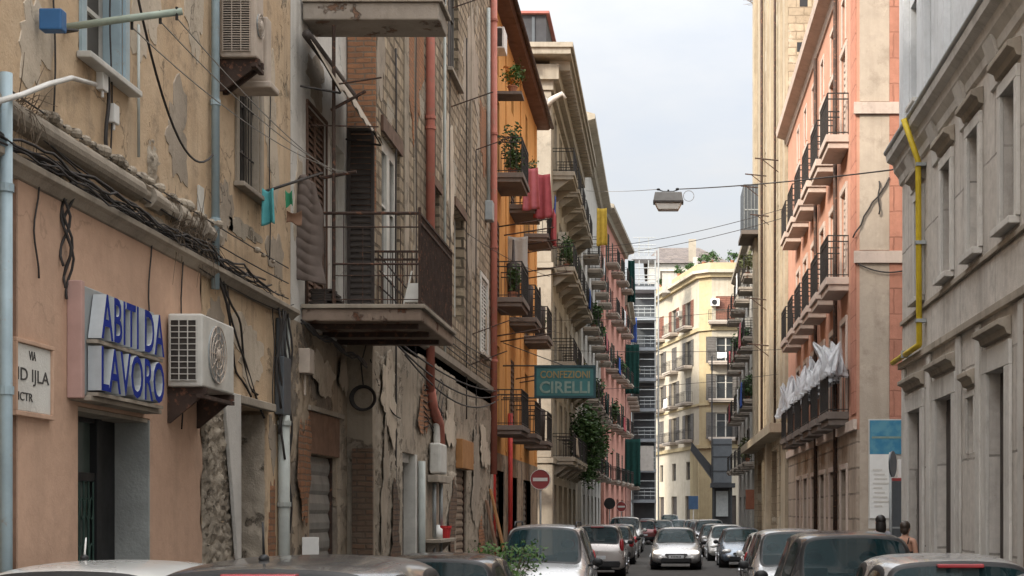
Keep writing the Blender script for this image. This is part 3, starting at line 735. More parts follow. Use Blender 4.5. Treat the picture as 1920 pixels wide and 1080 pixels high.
# ------------------------------------------------------------------ LEFT: ruined tuff house with the rusty balcony
B1, B2 = FL(-5.0), FL(-4.6)
houseB = thing('tuff_house', 'ruined house of bare tuff blocks with white plaster part and rusty balcony', 'building', (-5, 31, 0))
ws = (21.64, 22.83, 4.86, 7.72); wd = (23.15, 24.2, 4.86, 7.6); rs1 = (21.8, 23.6, 0, 2.82)
m = MB(); wall(m, B1, 20.705, 24.4, 4.6, 20, [ws + (.14,), wd + (.2,)]); m.face([B1.p(20.705, 20, 0), B1.p(24.4, 20, 0), B1.p(24.4, 20, -11), B1.p(20.705, 20, -11)]); m.face([B1.p(24.4, 4.6, 0), B1.p(24.4, 20, 0), B1.p(24.4, 20, -11), B1.p(24.4, 4.6, -11)]); m.face([B1.p(20.705, 4.6, -11), B1.p(24.4, 4.6, -11), B1.p(24.4, 20, -11), B1.p(20.705, 20, -11)])
m.build('white_plaster_wall', M['white_plaster'], houseB)
m = MB(); wall(m, B1, 20.705, 24.4, 0, 4.597, [rs1 + (.2,)]); m.build('lower_wall', M['ruin'], houseB)
oA = (25.2, 26.9, 4.86, 8.2); oB = (30.3, 31.7, 7.0, 8.5); oC = (32.9, 34.6, 11.46, 13.6); oD = (33.9, 35.6, 6.3, 8.7); oE = (38.7, 40.1, 6.0, 7.9)
oF = (26.6, 28.0, 11.2, 13.2)
dC = (27.2, 28.7, 0, 3.06); rs2 = (34.2, 36.0, 0, 2.96)
m = MB(); wall(m, B2, 24.4, 41.7, 5.2, 16.5, [o + (.25,) for o in (oA, oB, oC, oD, oE, oF)]); shell(m, B2, 24.4, 41.7, 5.2, 16.5, 9); m.build('tuff_wall', M['tuff'], houseB)
m = MB(); wall(m, B2, 24.4, 41.7, 0, 5.197, [dC + (.3,), rs2 + (.2,)]); shell(m, B2, 24.4, 41.7, 0, 5.197, 9, False); m.build('lower_wall', M['ruin2'], houseB)
m = MB(); m.box(B2, 24.33, 24.395, 6.7, 12, -.38, .06); m.build('brick_pier', M['redbrick'], houseB)
m = MB(); m.box(B2, 24.30, 24.396, .0, 3.0, -.30, .015); m.build('brick_infill', M['dkbrick'], houseB)
m = MB(); m.sweep(B2, [(.002, 5.12), (.09, 5.16), (.11, 5.28), (.002, 5.33)], 29, 41.68); m.build('string_course', M['ledge'], houseB)
closed_shutters(B1, ws, houseB, 'brownwood', .06); surround(B1, ws, houseB, 'brownwood', .05, .03, name='door_frame')
sash(B1, wd, houseB, 'dirtywhite', .1, .13, 'panebright', True, 3, 'balcony_door')
sash(B2, oA, houseB, 'dirtywhite', .06, .22, 'panebright', True, 2, 'balcony_door')
for q in ((25.1, 27.0, 8.2, 8.45), (33.8, 35.7, 8.71, 8.9), (30.2, 31.8, 8.51, 8.68)):
    m = MB(); m.box(B2, *q, .003, .05); m.build('lintel', M['brownwood'], houseB)
sash(B2, oB, houseB, 'greywood', .2, .08); sash(B2, oC, houseB, 'greywood', .1, .08, 'screen'); sash(B2, oD, houseB, 'dirtywhite', .2, .12); sash(B2, oF, houseB, 'greywood', .2, .08)
closed_shutters(B2, oE, houseB, 'dirtywhite', .04); 
for o in (oB, oC, oE, oF): sill(B2, o, houseB, 'ledge', .12, .08)
surround(B2, oE, houseB, 'dirtywhite', .12, .04)
for y in (27.3, 28.4, 32.3, 36.7):
    m = MB(); m.box(B2, y, y + (.42 if y < 28 else .16), 5.3, 16.4, .004, .03); m.build('cement_strip', M['ruin2'], houseB)
def roller(F, o, parent, mat, depth=.12, h=.11, name='roller_shutter'):
    m = MB(); a0, a1, b0, b1 = o[:4]; n = int((b1 - b0) / h); hh = (b1 - b0) / n
    prof = []
    for k in range(n):
        z = b0 + k * hh
        prof += [(-depth, z), (-depth + .025, z + hh * .2), (-depth + .03, z + hh * .55), (-depth + .004, z + hh * .95)]
    for k in range(len(prof) - 1):
        m.face([F.p(a0 + .02, prof[k][1], prof[k][0]), F.p(a1 - .02, prof[k][1], prof[k][0]), F.p(a1 - .02, prof[k + 1][1], prof[k + 1][0]), F.p(a0 + .02, prof[k + 1][1], prof[k + 1][0])])
    r = m.build(name, M[mat], parent)
    g = MB(); g.box(F, a0, a0 + .05, b0, b1, -depth - .02, -depth + .06); g.box(F, a1 - .05, a1, b0, b1, -depth - .02, -depth + .06); g.build('guide_rail', M['ironrust'], r)
    return r
roller(B1, rs1, houseB, 'rollgrey', .12, .28); roller(B2, rs2, houseB, 'rollbrown', .1, .16)
m = MB(); m.box(B1, 21.7, 23.7, 2.83, 3.42, .004, .03); m.build('rust_panel', M['rustpanel'], houseB)
m = MB(); m.box(B1, 21.6, 23.9, 3.43, 3.50, .004, .07); m.build('render_ledge', M['ledge'], houseB)
m = MB(); m.box(B2, 34.1, 36.1, 2.97, 3.62, .004, .16); m.build('board_box', M['orangebox'], houseB, bevel=.015)
d = MB(); d.box(B2, 27.2, 27.36, 0, 3.06, -.28, -.1); d.box(B2, 28.5, 28.7, 0, 3.06, -.28, .02); d.box(B2, 27.36, 28.5, 2.9, 3.06, -.28, -.1); dd = d.build('street_door', M['dirtywhite'], houseB)
m = MB(); m.box(B2, 27.36, 28.5, 0, 2.9, -.27, -.2); m.build('door_leaf', M['darkwood'], dd)
for k, (F, q) in enumerate(((B1, (20.8, 21.75, 0, 4.4)), (B1, (23.65, 24.3, 0, 3.6)), (B2, (24.6, 27.1, 0, 4.6)), (B2, (28.8, 34.1, 3.0, 5.0)), (B2, (36.2, 41.5, 0, 4.7)), (B2, (32.4, 34.1, 0, 2.9)), (B2, (28.9, 29.8, 0, 2.9)))):
    m = rubble(F, *q, .004, .05 if k else .035, 20 + k, .1); m.build('crumbling_render', M['rubble' if k in (2, 5) else 'ruin2' if k != 0 else 'ruin'], houseB, True)
pipe('drainpipe', [(-4.50, 29.8, 4.3), (-4.50, 29.8, 16.4)], .085, 'redpipe', houseB, 12, [Vector((-4.50, 29.8, z)) for z in (5.3, 7.2, 9.4, 9.6, 12)])
pipe('drainpipe', [(-4.50, 29.8, 4.35), (-4.49, 30.1, 4.0), (-4.46, 30.7, 3.75), (-4.46, 30.9, 3.2)], .1, 'redpipe', houseB, 12)
pipe('drainpipe', [(-4.5, 40.9, 3.0), (-4.5, 40.9, 16.4)], .09, 'redpipe', houseB, 12, [Vector((-4.5, 40.9, z)) for z in (6, 9, 12, 15)])
pipe('drainpipe', [(-4.53, 39.9, 9.9), (-4.53, 39.9, 15)], .05, 'pipegrey', houseB, 8)
pipe('drainpipe', [(-4.55, 32.1, 5.3), (-4.55, 32.1, 13)], .03, 'pipegrey', houseB, 8)
pipe('drainpipe', [(-4.52, 28.85, .1), (-4.52, 28.85, 2.95)], .07, 'pipegrey', houseB, 10)
m = MB(); m.box(B2, 39.7, 40.1, 9.5, 10.0, .0, .2); m.build('conduit_box', M['steel'], houseB, bevel=.02)
for y, z in ((33.4, 10.9), (33.6, 13.1), (37.8, 11.0), (37.0, 6.4), (36.4, 5.6)):
    m = MB(); m.tube([B2.p(y, z - .15, 0), B2.p(y + .1, z + .2, .9)], .014, 5); m.build('clothes_bracket', M['ironrust'], houseB)
# rusty balcony
bx0, bx1, by0, by1, bz = -4.99, -3.34, 21.3, 24.5, 4.83
bal = MB(); bal.wbox(bx0, bx1, by0, by1, bz - .20, bz - .03); bs = bal.build('balcony', M['rustslab'], houseB, bevel=.02)
m = MB(); m.wbox(bx0, bx1 + .05, by0 - .05, by1 + .05, bz - .028, bz + .03); m.build('floor_edge', M['ledge'], bs, bevel=.01)
for y in (21.6, 22.6, 23.6):
    m = MB(); m.wbox(bx0, bx1 - .1, y, y + .09, bz - .27, bz - .203); m.build('floor_beam', M['ironrust'], bs)
m = MB(); c = [Vector((bx0 + .05, by0 + .03, 0)), Vector((bx1 - .03, by0 + .03, 0)), Vector((bx1 - .03, by1 - .03, 0)), Vector((-4.6, by1 - .03, 0))]
for z, r in ((6.12, .022), (5.93, .010)): m.tube([c[0] + Z * z, c[1] + Z * z], r, 6)
for z, r in ((5.42, .016), (5.26, .008), (4.93, .008)): m.tube([Vector((-4.56, by0 + .03, z)), c[1] + Z * z], r, 5)
for k in range(7):
    x = bx0 + .05 + (bx1 - bx0 - .08) * k / 6; m.tube([(x, by0 + .03, 4.86), (x, by0 + .03, 6.12 if k in (0, 2, 6) else (5.93 if k % 2 else 5.42))], .012 if k in (0, 6) else .0075, 5)
m.tube([c[1] + Z * 4.86, c[1] + Z * 6.2], .022, 6)
rail_bars(m, [c[1], c[2], c[3]], 4.86, 6.12, .011, .075, (1.0, .9), .024)
m.build('railing', M['ironrust'], bs)
m = MB(); m.wbox(bx1 - .052, bx1 - .045, by0 + .06, by1 - .06, 4.95, 5.98); m.build('railing_sheet', M['iron'], bs)
m = MB(); m.tube([(-4.56, 21.36, 4.86), (-4.56, 21.36, 8.72)], .026, 7); m.tube([(-4.56, 21.36, 7.9), (-3.9, 21.36, 8.0)], .012, 5); m.tube([(-4.75, 21.4, 6.62), (-4.25, 21.36, 6.70)], .024, 6); m.tube([(-4.9, 21.4, 7.35), (-3.95, 21.4, 7.33)], .010, 5); m.tube([(-4.6, 21.36, 7.55), (-4.15, 21.5, 7.85)], .022, 6); m.build('iron_post', M['ironrust'], bs)
# upper balcony slab
ub = MB(); ub.wbox(-4.98, -3.1, 21.3, 22.1, 8.78, 9.02); us = ub.build('balcony', M['concrete'], houseB, bevel=.02)
m = MB(); m.wbox(-4.98, -3.05, 21.26, 22.14, 9.022, 9.08); m.build('floor_edge', M['ledge'], us)
m = MB(); rail_bars(m, [Vector((-4.9, 21.34, 0)), Vector((-3.12, 21.34, 0)), Vector((-3.12, 22.0, 0)), Vector((-4.9, 22.0, 0))], 9.08, 10.1, .01, .12); m.build('railing', M['iron'], us)
# open dark shutter leaf standing out from the wall
louvre(Fr((-4.95, 24.2, 0), (1, 0, 0)), 0, .42, 4.95, 8.0, 0, 'darkwood', houseB)
# awning
t = thing('awning', 'rolled faded awning with scalloped edge along the white plaster wall', 'awning', (-4.9, 22.5, 8.3))
m = MB(); m.tube([(-4.84, 20.95, 8.47), (-4.84, 24.15, 8.47)], .065, 10); m.build('roller', M['darkwood'], t, True)
def aw(i, j):
    y = 21.0 + 3.1 * i; sc = .06 * abs(math.sin(i * 22)) * (j > .9)
    return Vector((-4.80 + .42 * j, y, 8.42 - .72 * j + sc + .03 * math.sin(i * 9) * j))
m = MB(); m.grid(aw, 44, 8); m.build('canopy', M['awning'], t, True, solid=.006, recalc=False)
for y in (21.05, 24.05):
    m = MB(); m.tube([(-4.95, y, 7.8), (-4.40, y, 7.70)], .016, 5); m.tube([(-4.84, y, 8.47), (-4.40, y, 7.70)], .012, 5); m.build('arm', M['iron'], t)
# things on and at the balcony
FB = FC(21.1)
def coat(i, j):
    w = .20 + .24 * min(1, j * 2.0); x = -4.90 + (i - .5) * 2 * w * .62 - .03 * j
    q = .02 * abs(math.sin(j * 31 + .8 * math.sin(i * 6))) ; e = math.sin(i * math.pi)
    return Vector((x + .028 * math.sin(j * 7) + .012 * math.sin(j * 19 + 2 * i), 21.12 - q * e - .06 * e + .03 * math.sin(i * 11 + j * 3), 6.56 - 1.42 * j - .10 * abs(i - .5) * (1 - j) + .03 * math.sin(i * 5)))
m = MB(); m.grid(coat, 20, 84); tag(m.build('coat', M['coat'], None, True, 0, .05, recalc=False), 'grey quilted coat hanging from the railing at the near corner of the rusty balcony', 'coat')
hang('bag', 'teal plastic bag hanging on the pole left of the grey quilted coat', 'bag', FC(18.9), -4.90, -4.77, 5.95, 5.52, 0, 'teal', None, 1, .05, .2, 3, .03)
hang('cloth', 'small bright green cloth between the teal bag and the grey coat', 'cloth', FC(20.2), -4.94, -4.85, 6.2, 6.0, 0, 'green', None, 1, .02, 0, 4)
hang('cloth', 'small brown cloth just left of the grey quilted coat', 'cloth', FC(20.4), -4.98, -4.78, 5.98, 5.8, 0, 'rustpanel', None, 1, .02, 0, 5)
m = MB(); m.tube([(-4.98, 19.3, 6.0), (-4.62, 20.9, 6.58)], .018, 6); tag(m.build('clothes_pole', M['iron'], None, True), 'short dark clothes pole beside the grey quilted coat', 'clothes pole')
m = MB(); rr = random.Random(2)
for k in range(7): m.wbox(-4.93 + rr.uniform(0, .05), -4.55 + rr.uniform(-.15, .12), 21.45, 21.75, 4.865 + k * .034, 4.893 + k * .034)
tag(m.build('board_stack', M['darkwood']), 'dark boards stacked on the rusty balcony floor under the coat', 'boards')
t = thing('folded_chair', 'folded pale chair leaning inside the rusty balcony railing', 'chair', (-3.6, 22.2, 4.86))
m = MB()
for x in (-3.72, -3.5): m.tube([(x, 22.0, 4.87), (x + .05, 22.5, 5.5)], .014, 5)
m.build('frame', M['dirtywhite'], t); m = MB(); m.hexa([Vector(q) for q in ((-3.7, 22.08, 4.98), (-3.5, 22.08, 4.98), (-3.47, 22.32, 5.28), (-3.67, 22.32, 5.28), (-3.7, 22.06, 5.0), (-3.5, 22.06, 5.0), (-3.47, 22.3, 5.3), (-3.67, 22.3, 5.3))]); m.build('seat', M['dirtywhite'], t)
# utilities on the ruined wall
m = MB(); m.box(B1, 21.12, 21.42, 3.9, 4.24, .004, .16); m.tube([B1.p(21.27, 3.6, .06), B1.p(21.27, 3.9, .06)], .02, 6); tag(m.build('meter_box', M['acside'], bevel=.015), 'small pale meter box on dark wall under the near end of the rusty balcony', 'meter box')
m = MB()
for k in range(4): m.tube([Vector((-4.70 + (.165 + .012 * k) * math.cos(a * .2618), 24.2 - .02 * k, 3.78 + (.17 + .008 * k) * math.sin(a * .2618))) for a in range(25)], .014, 5, False)
m.tube([(-4.7, 24.2, 3.95), (-4.72, 24.1, 4.3), (-4.6, 23.9, 4.6)], .012, 5); tag(m.build('cable_coil', M['cable'], None, True), 'black coil of cable hanging under the rusty balcony', 'cable coil')
t = thing('gas_meter', 'white meter cabinet with two pipes on the ruined grey wall', 'meter', (-4.5, 30.6, 1.4))
m = MB(); m.box(B2, 30.1, 31.0, 2.75, 3.35, .03, .25); m.box(B2, 30.4, 30.75, 3.35, 3.75, .06, .16); m.build('cabinet', M['dirtywhite'], t, bevel=.04)
m = MB(); m.box(B2, 29.95, 31.6, 2.58, 2.72, .02, .24); m.build('shelf', M['ledge'], t, bevel=.01)
for y in (30.3, 31.2):
    m = MB(); m.tube([B2.p(y, 1.5, .1), B2.p(y, 2.58, .1)], .04, 8); m.build('pipe', M['steel'], t, True)
    m = MB(); m.tube([B2.p(y, .1, .1), B2.p(y, 1.38, .1)], .03, 8); m.build('pipe', M['steel'], t, True)
m = MB(); m.box(B2, 29.8, 31.9, 1.40, 1.47, .01, .30); m.prism(Fr(B2.p(30, 0, 0), B2.n), [(.003, 1.15), (.24, 1.398), (.003, 1.398)], -.03, 0); m.prism(Fr(B2.p(31.8, 0, 0), B2.n), [(.003, 1.15), (.24, 1.398), (.003, 1.398)], -.03, 0); tag(m.build('wall_shelf', M['ledge'], bevel=.008), 'narrow wall shelf carrying a red tub under the white meter cabinet', 'shelf')
m = MB(); y = 31.2; m.tube([B2.p(y, 1.475, .18), B2.p(y, 1.66, .18), B2.p(y, 1.67, .18), B2.p(y, 1.72, .18)], [.10, .125, .14, .14], 14); tag(m.build('plastic_tub', M['potred'], None, False), 'red plastic tub standing on the narrow wall shelf', 'tub')
m = MB(); y = 30.4; m.tube([B2.p(y, 1.475, .16), B2.p(y, 1.66, .16), B2.p(y, 1.70, .16), B2.p(y, 1.75, .16)], [.09, .09, .04, .035], 12); tag(m.build('plastic_jug', M['whitepaint'], None, True), 'white plastic jug beside the red tub on the shelf', 'jug')
m = MB(); m.box(FC(20.9), -4.88, -4.66, 1.33, 1.66, 0, .05); m.tube([(-4.77, 20.86, .1), (-4.77, 20.86, 1.33)], .015, 5); tag(m.build('notice_board', M['whitepaint'], bevel=.005), 'small blank white board on a stake in front of the grey roller shutter', 'board')
for k, (y, h, l, ma) in enumerate(((39.2, 2.3, .5, 'rustpanel'), (40.1, 2.6, .6, 'orangebox'), (40.9, 2.2, .5, 'rustpanel'))):
    m = MB(); m.hexa([B2.p(y, .13, l), B2.p(y + .35, .13, l), B2.p(y + .35, .13, l + .05), B2.p(y, .13, l + .05), B2.p(y + .05, h, .05), B2.p(y + .4, h, .05), B2.p(y + .4, h, .1), B2.p(y + .05, h, .1)])
    tag(m.build('plank', M[ma], bevel=.006), 'reddish wooden plank leaning on the grey wall beside the red pipe', 'plank', 'planks leaning by the red pipe')
rnd = random.Random(31)
cables('hanging_cable', 'black cables drooping along the broken ledge from the balcony to the orange house', [(sag((-4.45, 24.6 + k, 4.9 - .1 * k), (-4.45, 41.5, 5.25 - .12 * k), .25 + .12 * k), .018) for k in range(3)])
cables('hanging_cable', 'black cables on the dark plaster directly under the rusty balcony', [([Vector((-4.9 + .02 * i, 20.9 + .28 * i, 4.55 - .02 * i + .05 * math.sin(i * 1.3 + k))) for i in range(13)], .016) for k in range(3)] + [(sag((-4.62, 24.35, 4.4), (-4.5, 26.4, 3.6), .2), .012)])
specs = []
for k in range(9):
    y0 = 29.2; specs.append(([B2.p(y0 + .25 * i + .12 * i + .06 * math.sin(i * 1.7 + k), 3.6 + .1 * k + (.05 * i) * math.sin(i + k), .07) for i in range(8)], .010))
cables('cable_tangle', 'messy tangle of cables on grey wall above the white meter cabinet', specs)
cables('hanging_cable', 'black cables and pipes descending the corner between ochre and ruined houses', [([A.p(19.7 + .12 * k + .05 * math.sin(i * .9 + k), 4.6 - i * .16, .09 + .02 * math.sin(i + k)) for i in range(9 + k * 2)], .015) for k in range(6)])
t = potted('weed', 'small green weed at the foot of the brick infill under the coil', (-4.62, 24.0, .13), (.18, .25, .5), 160, .05, 'leaf', None, 8, 'terracotta', .1, .12)

rnd = random.Random(55)
specs = []
for k in range(6):
    y0 = rnd.uniform(25, 40); h = rnd.uniform(4, 9); z1 = rnd.uniform(9, 15)
    specs.append(([B2.p(y0 + .03 * math.sin(i), z1 - h * i / 12, .03) for i in range(13)], rnd.uniform(.010, .02)))
for k in range(3): specs.append((sag(B2.p(24.7, 5.6 + .25 * k, .06), B2.p(41.4, 5.5 + .3 * k, .06), .10 + .1 * k), .014))
cables('wall_cable', 'thin dark cables running down and along the tuff block wall', specs)
specs = []
for k in range(5):
    y0 = (12.2, 14.9, 15.9, 17.6, 19.6)[k]; specs.append(([A.p(y0 + .05 * math.sin(i * .8 + k), 4.75 - i * (.09 + .05 * (k % 3)), .05) for i in range(11)], .008))
for k in range(4): specs.append((sag(A.p(1.5 + 2 * k, 5.55 + .12 * k, .06), A.p(20.3, 5.2 - .2 * k, .07), .18 + .1 * k), .008))
for k in range(3): specs.append(([A.p((12.6, 13.9, 19.5)[k] + .03 * math.sin(i * .9), 7.6 - i * .22, .03) for i in range(12)], .008))
cables('wall_cable', 'thin loose cables strung across the ochre wall between the windows', specs)

def blob(F, a, b, ra, rb, c, seed, mat, parent, name='plaster_patch', th=.006):
    rr = random.Random(seed); n = 46; f = [rr.uniform(0, 6.28) for _ in range(6)]; m = MB()
    pts = []
    for k in range(n):
        t = 6.2832 * k / n; r = 1 + .24 * math.sin(2 * t + f[0]) + .18 * math.sin(3 * t + f[1]) + .12 * math.sin(7 * t + f[2]) + .08 * math.sin(13 * t + f[3]) + rr.uniform(-.05, .05)
        pts.append((a + ra * r * math.cos(t), b + rb * r * math.sin(t)))
    i = len(m.v); m.v += [F.p(a, b, c + th)] + [F.p(x, z, c + th) for x, z in pts] + [F.p(a + (x - a) * 1.012, b + (z - b) * 1.012, c - .002) for x, z in pts]
    for k in range(n):
        q = (k + 1) % n; m.f.append((0, 1 + k, 1 + q)); m.f.append((1 + k, 1 + n + k, 1 + n + q, 1 + q)); m.mi += [0, 0]
    return m.build(name, M[mat], parent)
for k, (a, b, ra, rb, ma) in enumerate(((12.3, 5.75, .30, .35, 'palepatch'), (14.9, 6.9, .35, .55, 'palepatch'), (15.9, 5.9, .38, .42, 'oldpatch'), (16.5, 7.4, .28, .6, 'palepatch'), (13.4, 4.84, .5, .07, 'oldpatch'), (15.3, 4.84, .4, .07, 'rubble'), (17.6, 5.4, .3, .35, 'oldpatch'), (19.7, 6.9, .3, .9, 'palepatch'), (19.9, 5.3, .35, .3, 'oldpatch'),
        (18.6, 3.95, .7, .35, 'palepatch'), (17.3, 4.1, .3, .3, 'oldpatch'), (19.75, 1.5, .18, .8, 'redbrick'), (19.75, 2.9, .15, .35, 'oldpatch'), (18.4, 5.35, .6, .12, 'rubble'))):
    blob(A, a, b, ra, rb, .002, 200 + k, ma, houseA)
for k, (F, a, b, ra, rb, ma) in enumerate(((B1, 21.3, 2.6, .3, .8, 'redbrick'), (B1, 22.4, 4.0, .7, .3, 'palepatch'), (B1, 23.9, 4.1, .25, .3, 'oldpatch'), (B1, 21.2, .9, .25, .6, 'dkbrick'), (B2, 25.6, 3.9, .7, .6, 'palepatch'), (B2, 26.2, 1.4, .5, .8, 'dkbrick'), (B2, 25.2, 2.3, .3, .9, 'oldpatch'), (B2, 29.3, 3.9, .5, .5, 'redbrick'), (B2, 32.9, 3.9, .9, .45, 'palepatch'),
        (B2, 33.3, 1.8, .5, .8, 'dkbrick'), (B2, 37.4, 2.8, .8, .9, 'oldpatch'), (B2, 39.2, 3.6, .9, .5, 'palepatch'), (B2, 38.4, 1.0, .7, .7, 'redbrick'), (B2, 40.6, 2.0, .5, .9, 'oldpatch'), (B1, 21.2, 6.3, .28, .6, 'palepatch'), (B1, 22.2, 8.2, .6, .3, 'oldpatch'))):
    blob(F, a, b, ra, rb, .055 if b < 4.6 else .002, 260 + k, ma, houseB)
for k, (a, b, ra, rb, ma) in enumerate(((29.0, 6.2, .9, .5, 'oldpatch'), (33.0, 9.4, .8, 1.2, 'palepatch'), (37.2, 8.4, 1.0, .8, 'oldpatch'), (28.6, 10.2, .8, 1.1, 'redbrick'), (36.8, 12.6, 1.2, 1.2, 'oldpatch'), (31.0, 12.8, .8, 1.2, 'palepatch'), (40.3, 6.6, .5, .7, 'oldpatch'), (25.0, 9.8, .4, 1.0, 'oldpatch'), (39.6, 11.6, .8, 1.0, 'redbrick'))):
    blob(B2, a, b, ra, rb, .004, 300 + k, ma, houseB, th=.012)
# ================================================================== LEFT: farther houses
def layers(x0, x1, y0, y1, L, mat, parent, name='cornice', brackets=None, side=1):
    m = MB()
    for z0, z1, o in L: m.wbox(x0 - (o if side < 0 else 0), x1 + (o if side > 0 else 0), y0 - o, y1 + .02, z0, z1)
    if brackets:
        z0, z1, o, step = brackets; n = int((y1 - y0) / step)
        xs = x1 if side > 0 else x0
        for k in range(n):
            y = y0 + .1 + k * step; m.wbox(min(xs, xs + side * o), max(xs, xs + side * o), y, y + step * .45, z0, z1)
        n = int((x1 - x0) / step)
        for k in range(n):
            x = x0 + k * step + .2; m.wbox(x, x + step * .45, y0 - o, y0, z0, z1)
    return m.build(name, M[mat], parent)
def bay(F, a, z, w, h, parent, kind, sh, n=14, depth=.22, sur=None):
    o = (a - w / 2, a + w / 2, z, z + h)
    if kind == 'closed': closed_shutters(F, o, parent, sh, .06, n)
    else:
        sash(F, o, parent, 'dirtywhite' if kind != 'dark' else 'greywood', depth, .07, 'pane', True, 1)
        if kind == 'open': open_shutters(F, o, parent, sh, n)
    if sur: surround(F, o, parent, sur, .15, .04)
    return o

# ------------------------------------------------------------------ orange house
C = FL(-4.8); houseC = thing('orange_house', 'bright orange house with brown eave and plant filled balconies', 'building', (-4.8, 50, 0))
ys = (44.5, 49.0, 54.0); zs = (4.3, 7.9, 11.4)
ops = [(y - .6, y + .6, z + .05, z + 2.5, .22) for y in ys for z in zs] + [(y - .4, y + .4, 14.6, 15.8, .2) for y in ys] + [(43.2, 46.2, 0, 3.2, .4), (47.8, 50.4, 0, 3.1, .4), (52.6, 55.6, 0, 3.1, .4)]
m = MB(); wall(m, C, 41.72, 58.5, 0, 16.45, ops); shell(m, C, 41.72, 58.5, 0, 16.45, 6); m.build('wall', M['orange'], houseC)
m = MB(); wall(m, C, 41.73, 58.48, 0, 3.7, [o for o in ops if o[2] == 0], .02, .02); m.face([C.p(41.73, 3.7, .02), C.p(58.48, 3.7, .02), C.p(58.48, 3.7, 0), C.p(41.73, 3.7, 0)]); m.build('ground_floor_render', M['ruin'], houseC)
for i, y in enumerate(ys):
    for j, z in enumerate(zs):
        o = (y - .6, y + .6, z + .05, z + 2.5)
        if (i + j) % 2: closed_shutters(C, o, houseC, 'brownwood', .05, 14)
        else: sash(C, o, houseC, 'brownwood', .15, .08)
        balcony(C, y - 1.05, y + 1.05, z, .85, houseC, 'slabdark', 'iron', .26, 1.0, .14, 0, False)
    sash(C, (y - .4, y + .4, 14.6, 15.8), houseC, 'brownwood', .15, .07)
for y0, y1, ma in ((43.2, 46.2, 'rollbrown'), (47.8, 50.4, 'darkwood'), (52.6, 55.6, 'rollgrey')): roller(C, (y0, y1, 0, 3.1), houseC, ma, .2, .2, 'roller_shutter')
m = MB(); m.sweep(C, [(-.2, 16.46), (.42, 16.46), (.5, 16.52), (.5, 16.72), (-.2, 17.3)], 41.75, 58.6); m.build('eave', M['soffit'], houseC)
m = MB(); m.tube([C.p(41.9, 16.55, .57), C.p(58.6, 16.55, .57)], .07, 8); m.build('gutter', M['ironrust'], houseC, True)
for y in (46.8, 51.6, 57.4):
    m = MB(); m.box(C, y, y + .5, 3.8, 16.4, .003, .035); m.build('pilaster_strip', M['orange'], houseC)
pipe('drainpipe', [(-4.68, 42.3, 0), (-4.68, 42.3, 6.4)], .085, 'brightred', houseC, 10); pipe('drainpipe', [(-4.68, 47.1, 0), (-4.68, 47.1, 5.0)], .07, 'brightred', houseC, 10)
for y, z in ((44, 7.0), (45, 10.3), (49, 10.4), (53.5, 10.3), (50, 6.3)):
    m = MB(); m.tube([C.p(y, z, 0), C.p(y + .05, z + .25, 1.5)], .022, 5); m.tube([C.p(y + 1.4, z, 0), C.p(y + 1.45, z + .25, 1.5)], .022, 5); m.tube([C.p(y + .04, z + .22, 1.35), C.p(y + 1.44, z + .22, 1.35)], .01, 4); m.build('clothes_rack', M['ironrust'], houseC)
gP = 'potted plants on the orange house balconies'
for k, (i, z, dy, rad, lf, n, lab) in enumerate((
    (0, 11.4, -.6, (.35, .4, .75), 'leaf', 420, 'tall dark green plant on the nearest top balcony of the orange house'),
    (0, 11.4, .5, (.3, .35, .5), 'leafdry', 300, 'olive coloured plant at the far end of the nearest orange top balcony'),
    (1, 11.4, -.4, (.4, .4, .9), 'leafdry', 460, 'large feathery olive plant on the middle top balcony of the orange house'),
    (1, 11.4, .6, (.3, .3, .4), 'leaf', 240, 'low green plant on the middle top balcony of the orange house'),
    (2, 7.9, .4, (.3, .3, .4), 'leaf', 220, 'green plant on the farthest middle row balcony of the orange house'),
    (0, 7.9, -.5, (.3, .35, .5), 'leaf', 260, 'green plant on the nearest middle row balcony of the orange house'))):
    potted('potted_plant', lab, C.p(ys[i] + dy, z + .13, .5), rad, n, .07, lf, gP, 40 + k)
t = potted('flower_pot', 'pot of yellow and red flowers on a bracket high on the orange wall', C.p(44.4, 14.0, .45), (.35, .4, .4), 320, .06, 'leafbright', None, 60)
m = MB(); leaves(m, C.p(44.4, 14.5, .5), (.33, .38, .38), 110, .06, 61); m.build('flowers', M['flower'], t, recalc=False)
m = MB(); m.box(C, 44.0, 44.8, 13.9, 13.98, .0, .75); tag(m.build('wall_shelf', M['slabdark']), 'small bracket shelf under the yellow flowers high on the orange wall', 'shelf')
hang('cloth', 'dusty pink cloth hanging at the left of two red ones on the orange house', 'cloth', FC(47.6), -4.3, -3.88, 12.6, 11.3, 0, 'pinkcloth', 'red cloths on the orange house', 2, .05, .3, 1)
hang('cloth', 'large red cloth hanging in front of the middle top balcony of the orange house', 'cloth', FC(48.2), -4.0, -3.55, 12.55, 11.15, 0, 'red', 'red cloths on the orange house', 2, .06, .35, 2)
hang('cloth', 'narrow red cloth over the farthest top balcony of the orange house', 'cloth', C, 53.4, 54.6, 12.5, 11.4, .95, 'red', 'red cloths on the orange house', 4, .07, .3, 3)
hang('sheet', 'pale grey sheet drying above the middle balcony of the orange house', 'sheet', FC(46.5), -4.7, -4.1, 10.3, 8.9, 0, 'greywall', None, 2, .03, 0, 6)
hang('cloth', 'small blue cloth drying on the farthest top orange balcony', 'cloth', C, 55.0, 55.5, 13.3, 12.4, .9, 'bluecloth', None, 2, .03, 0, 7)
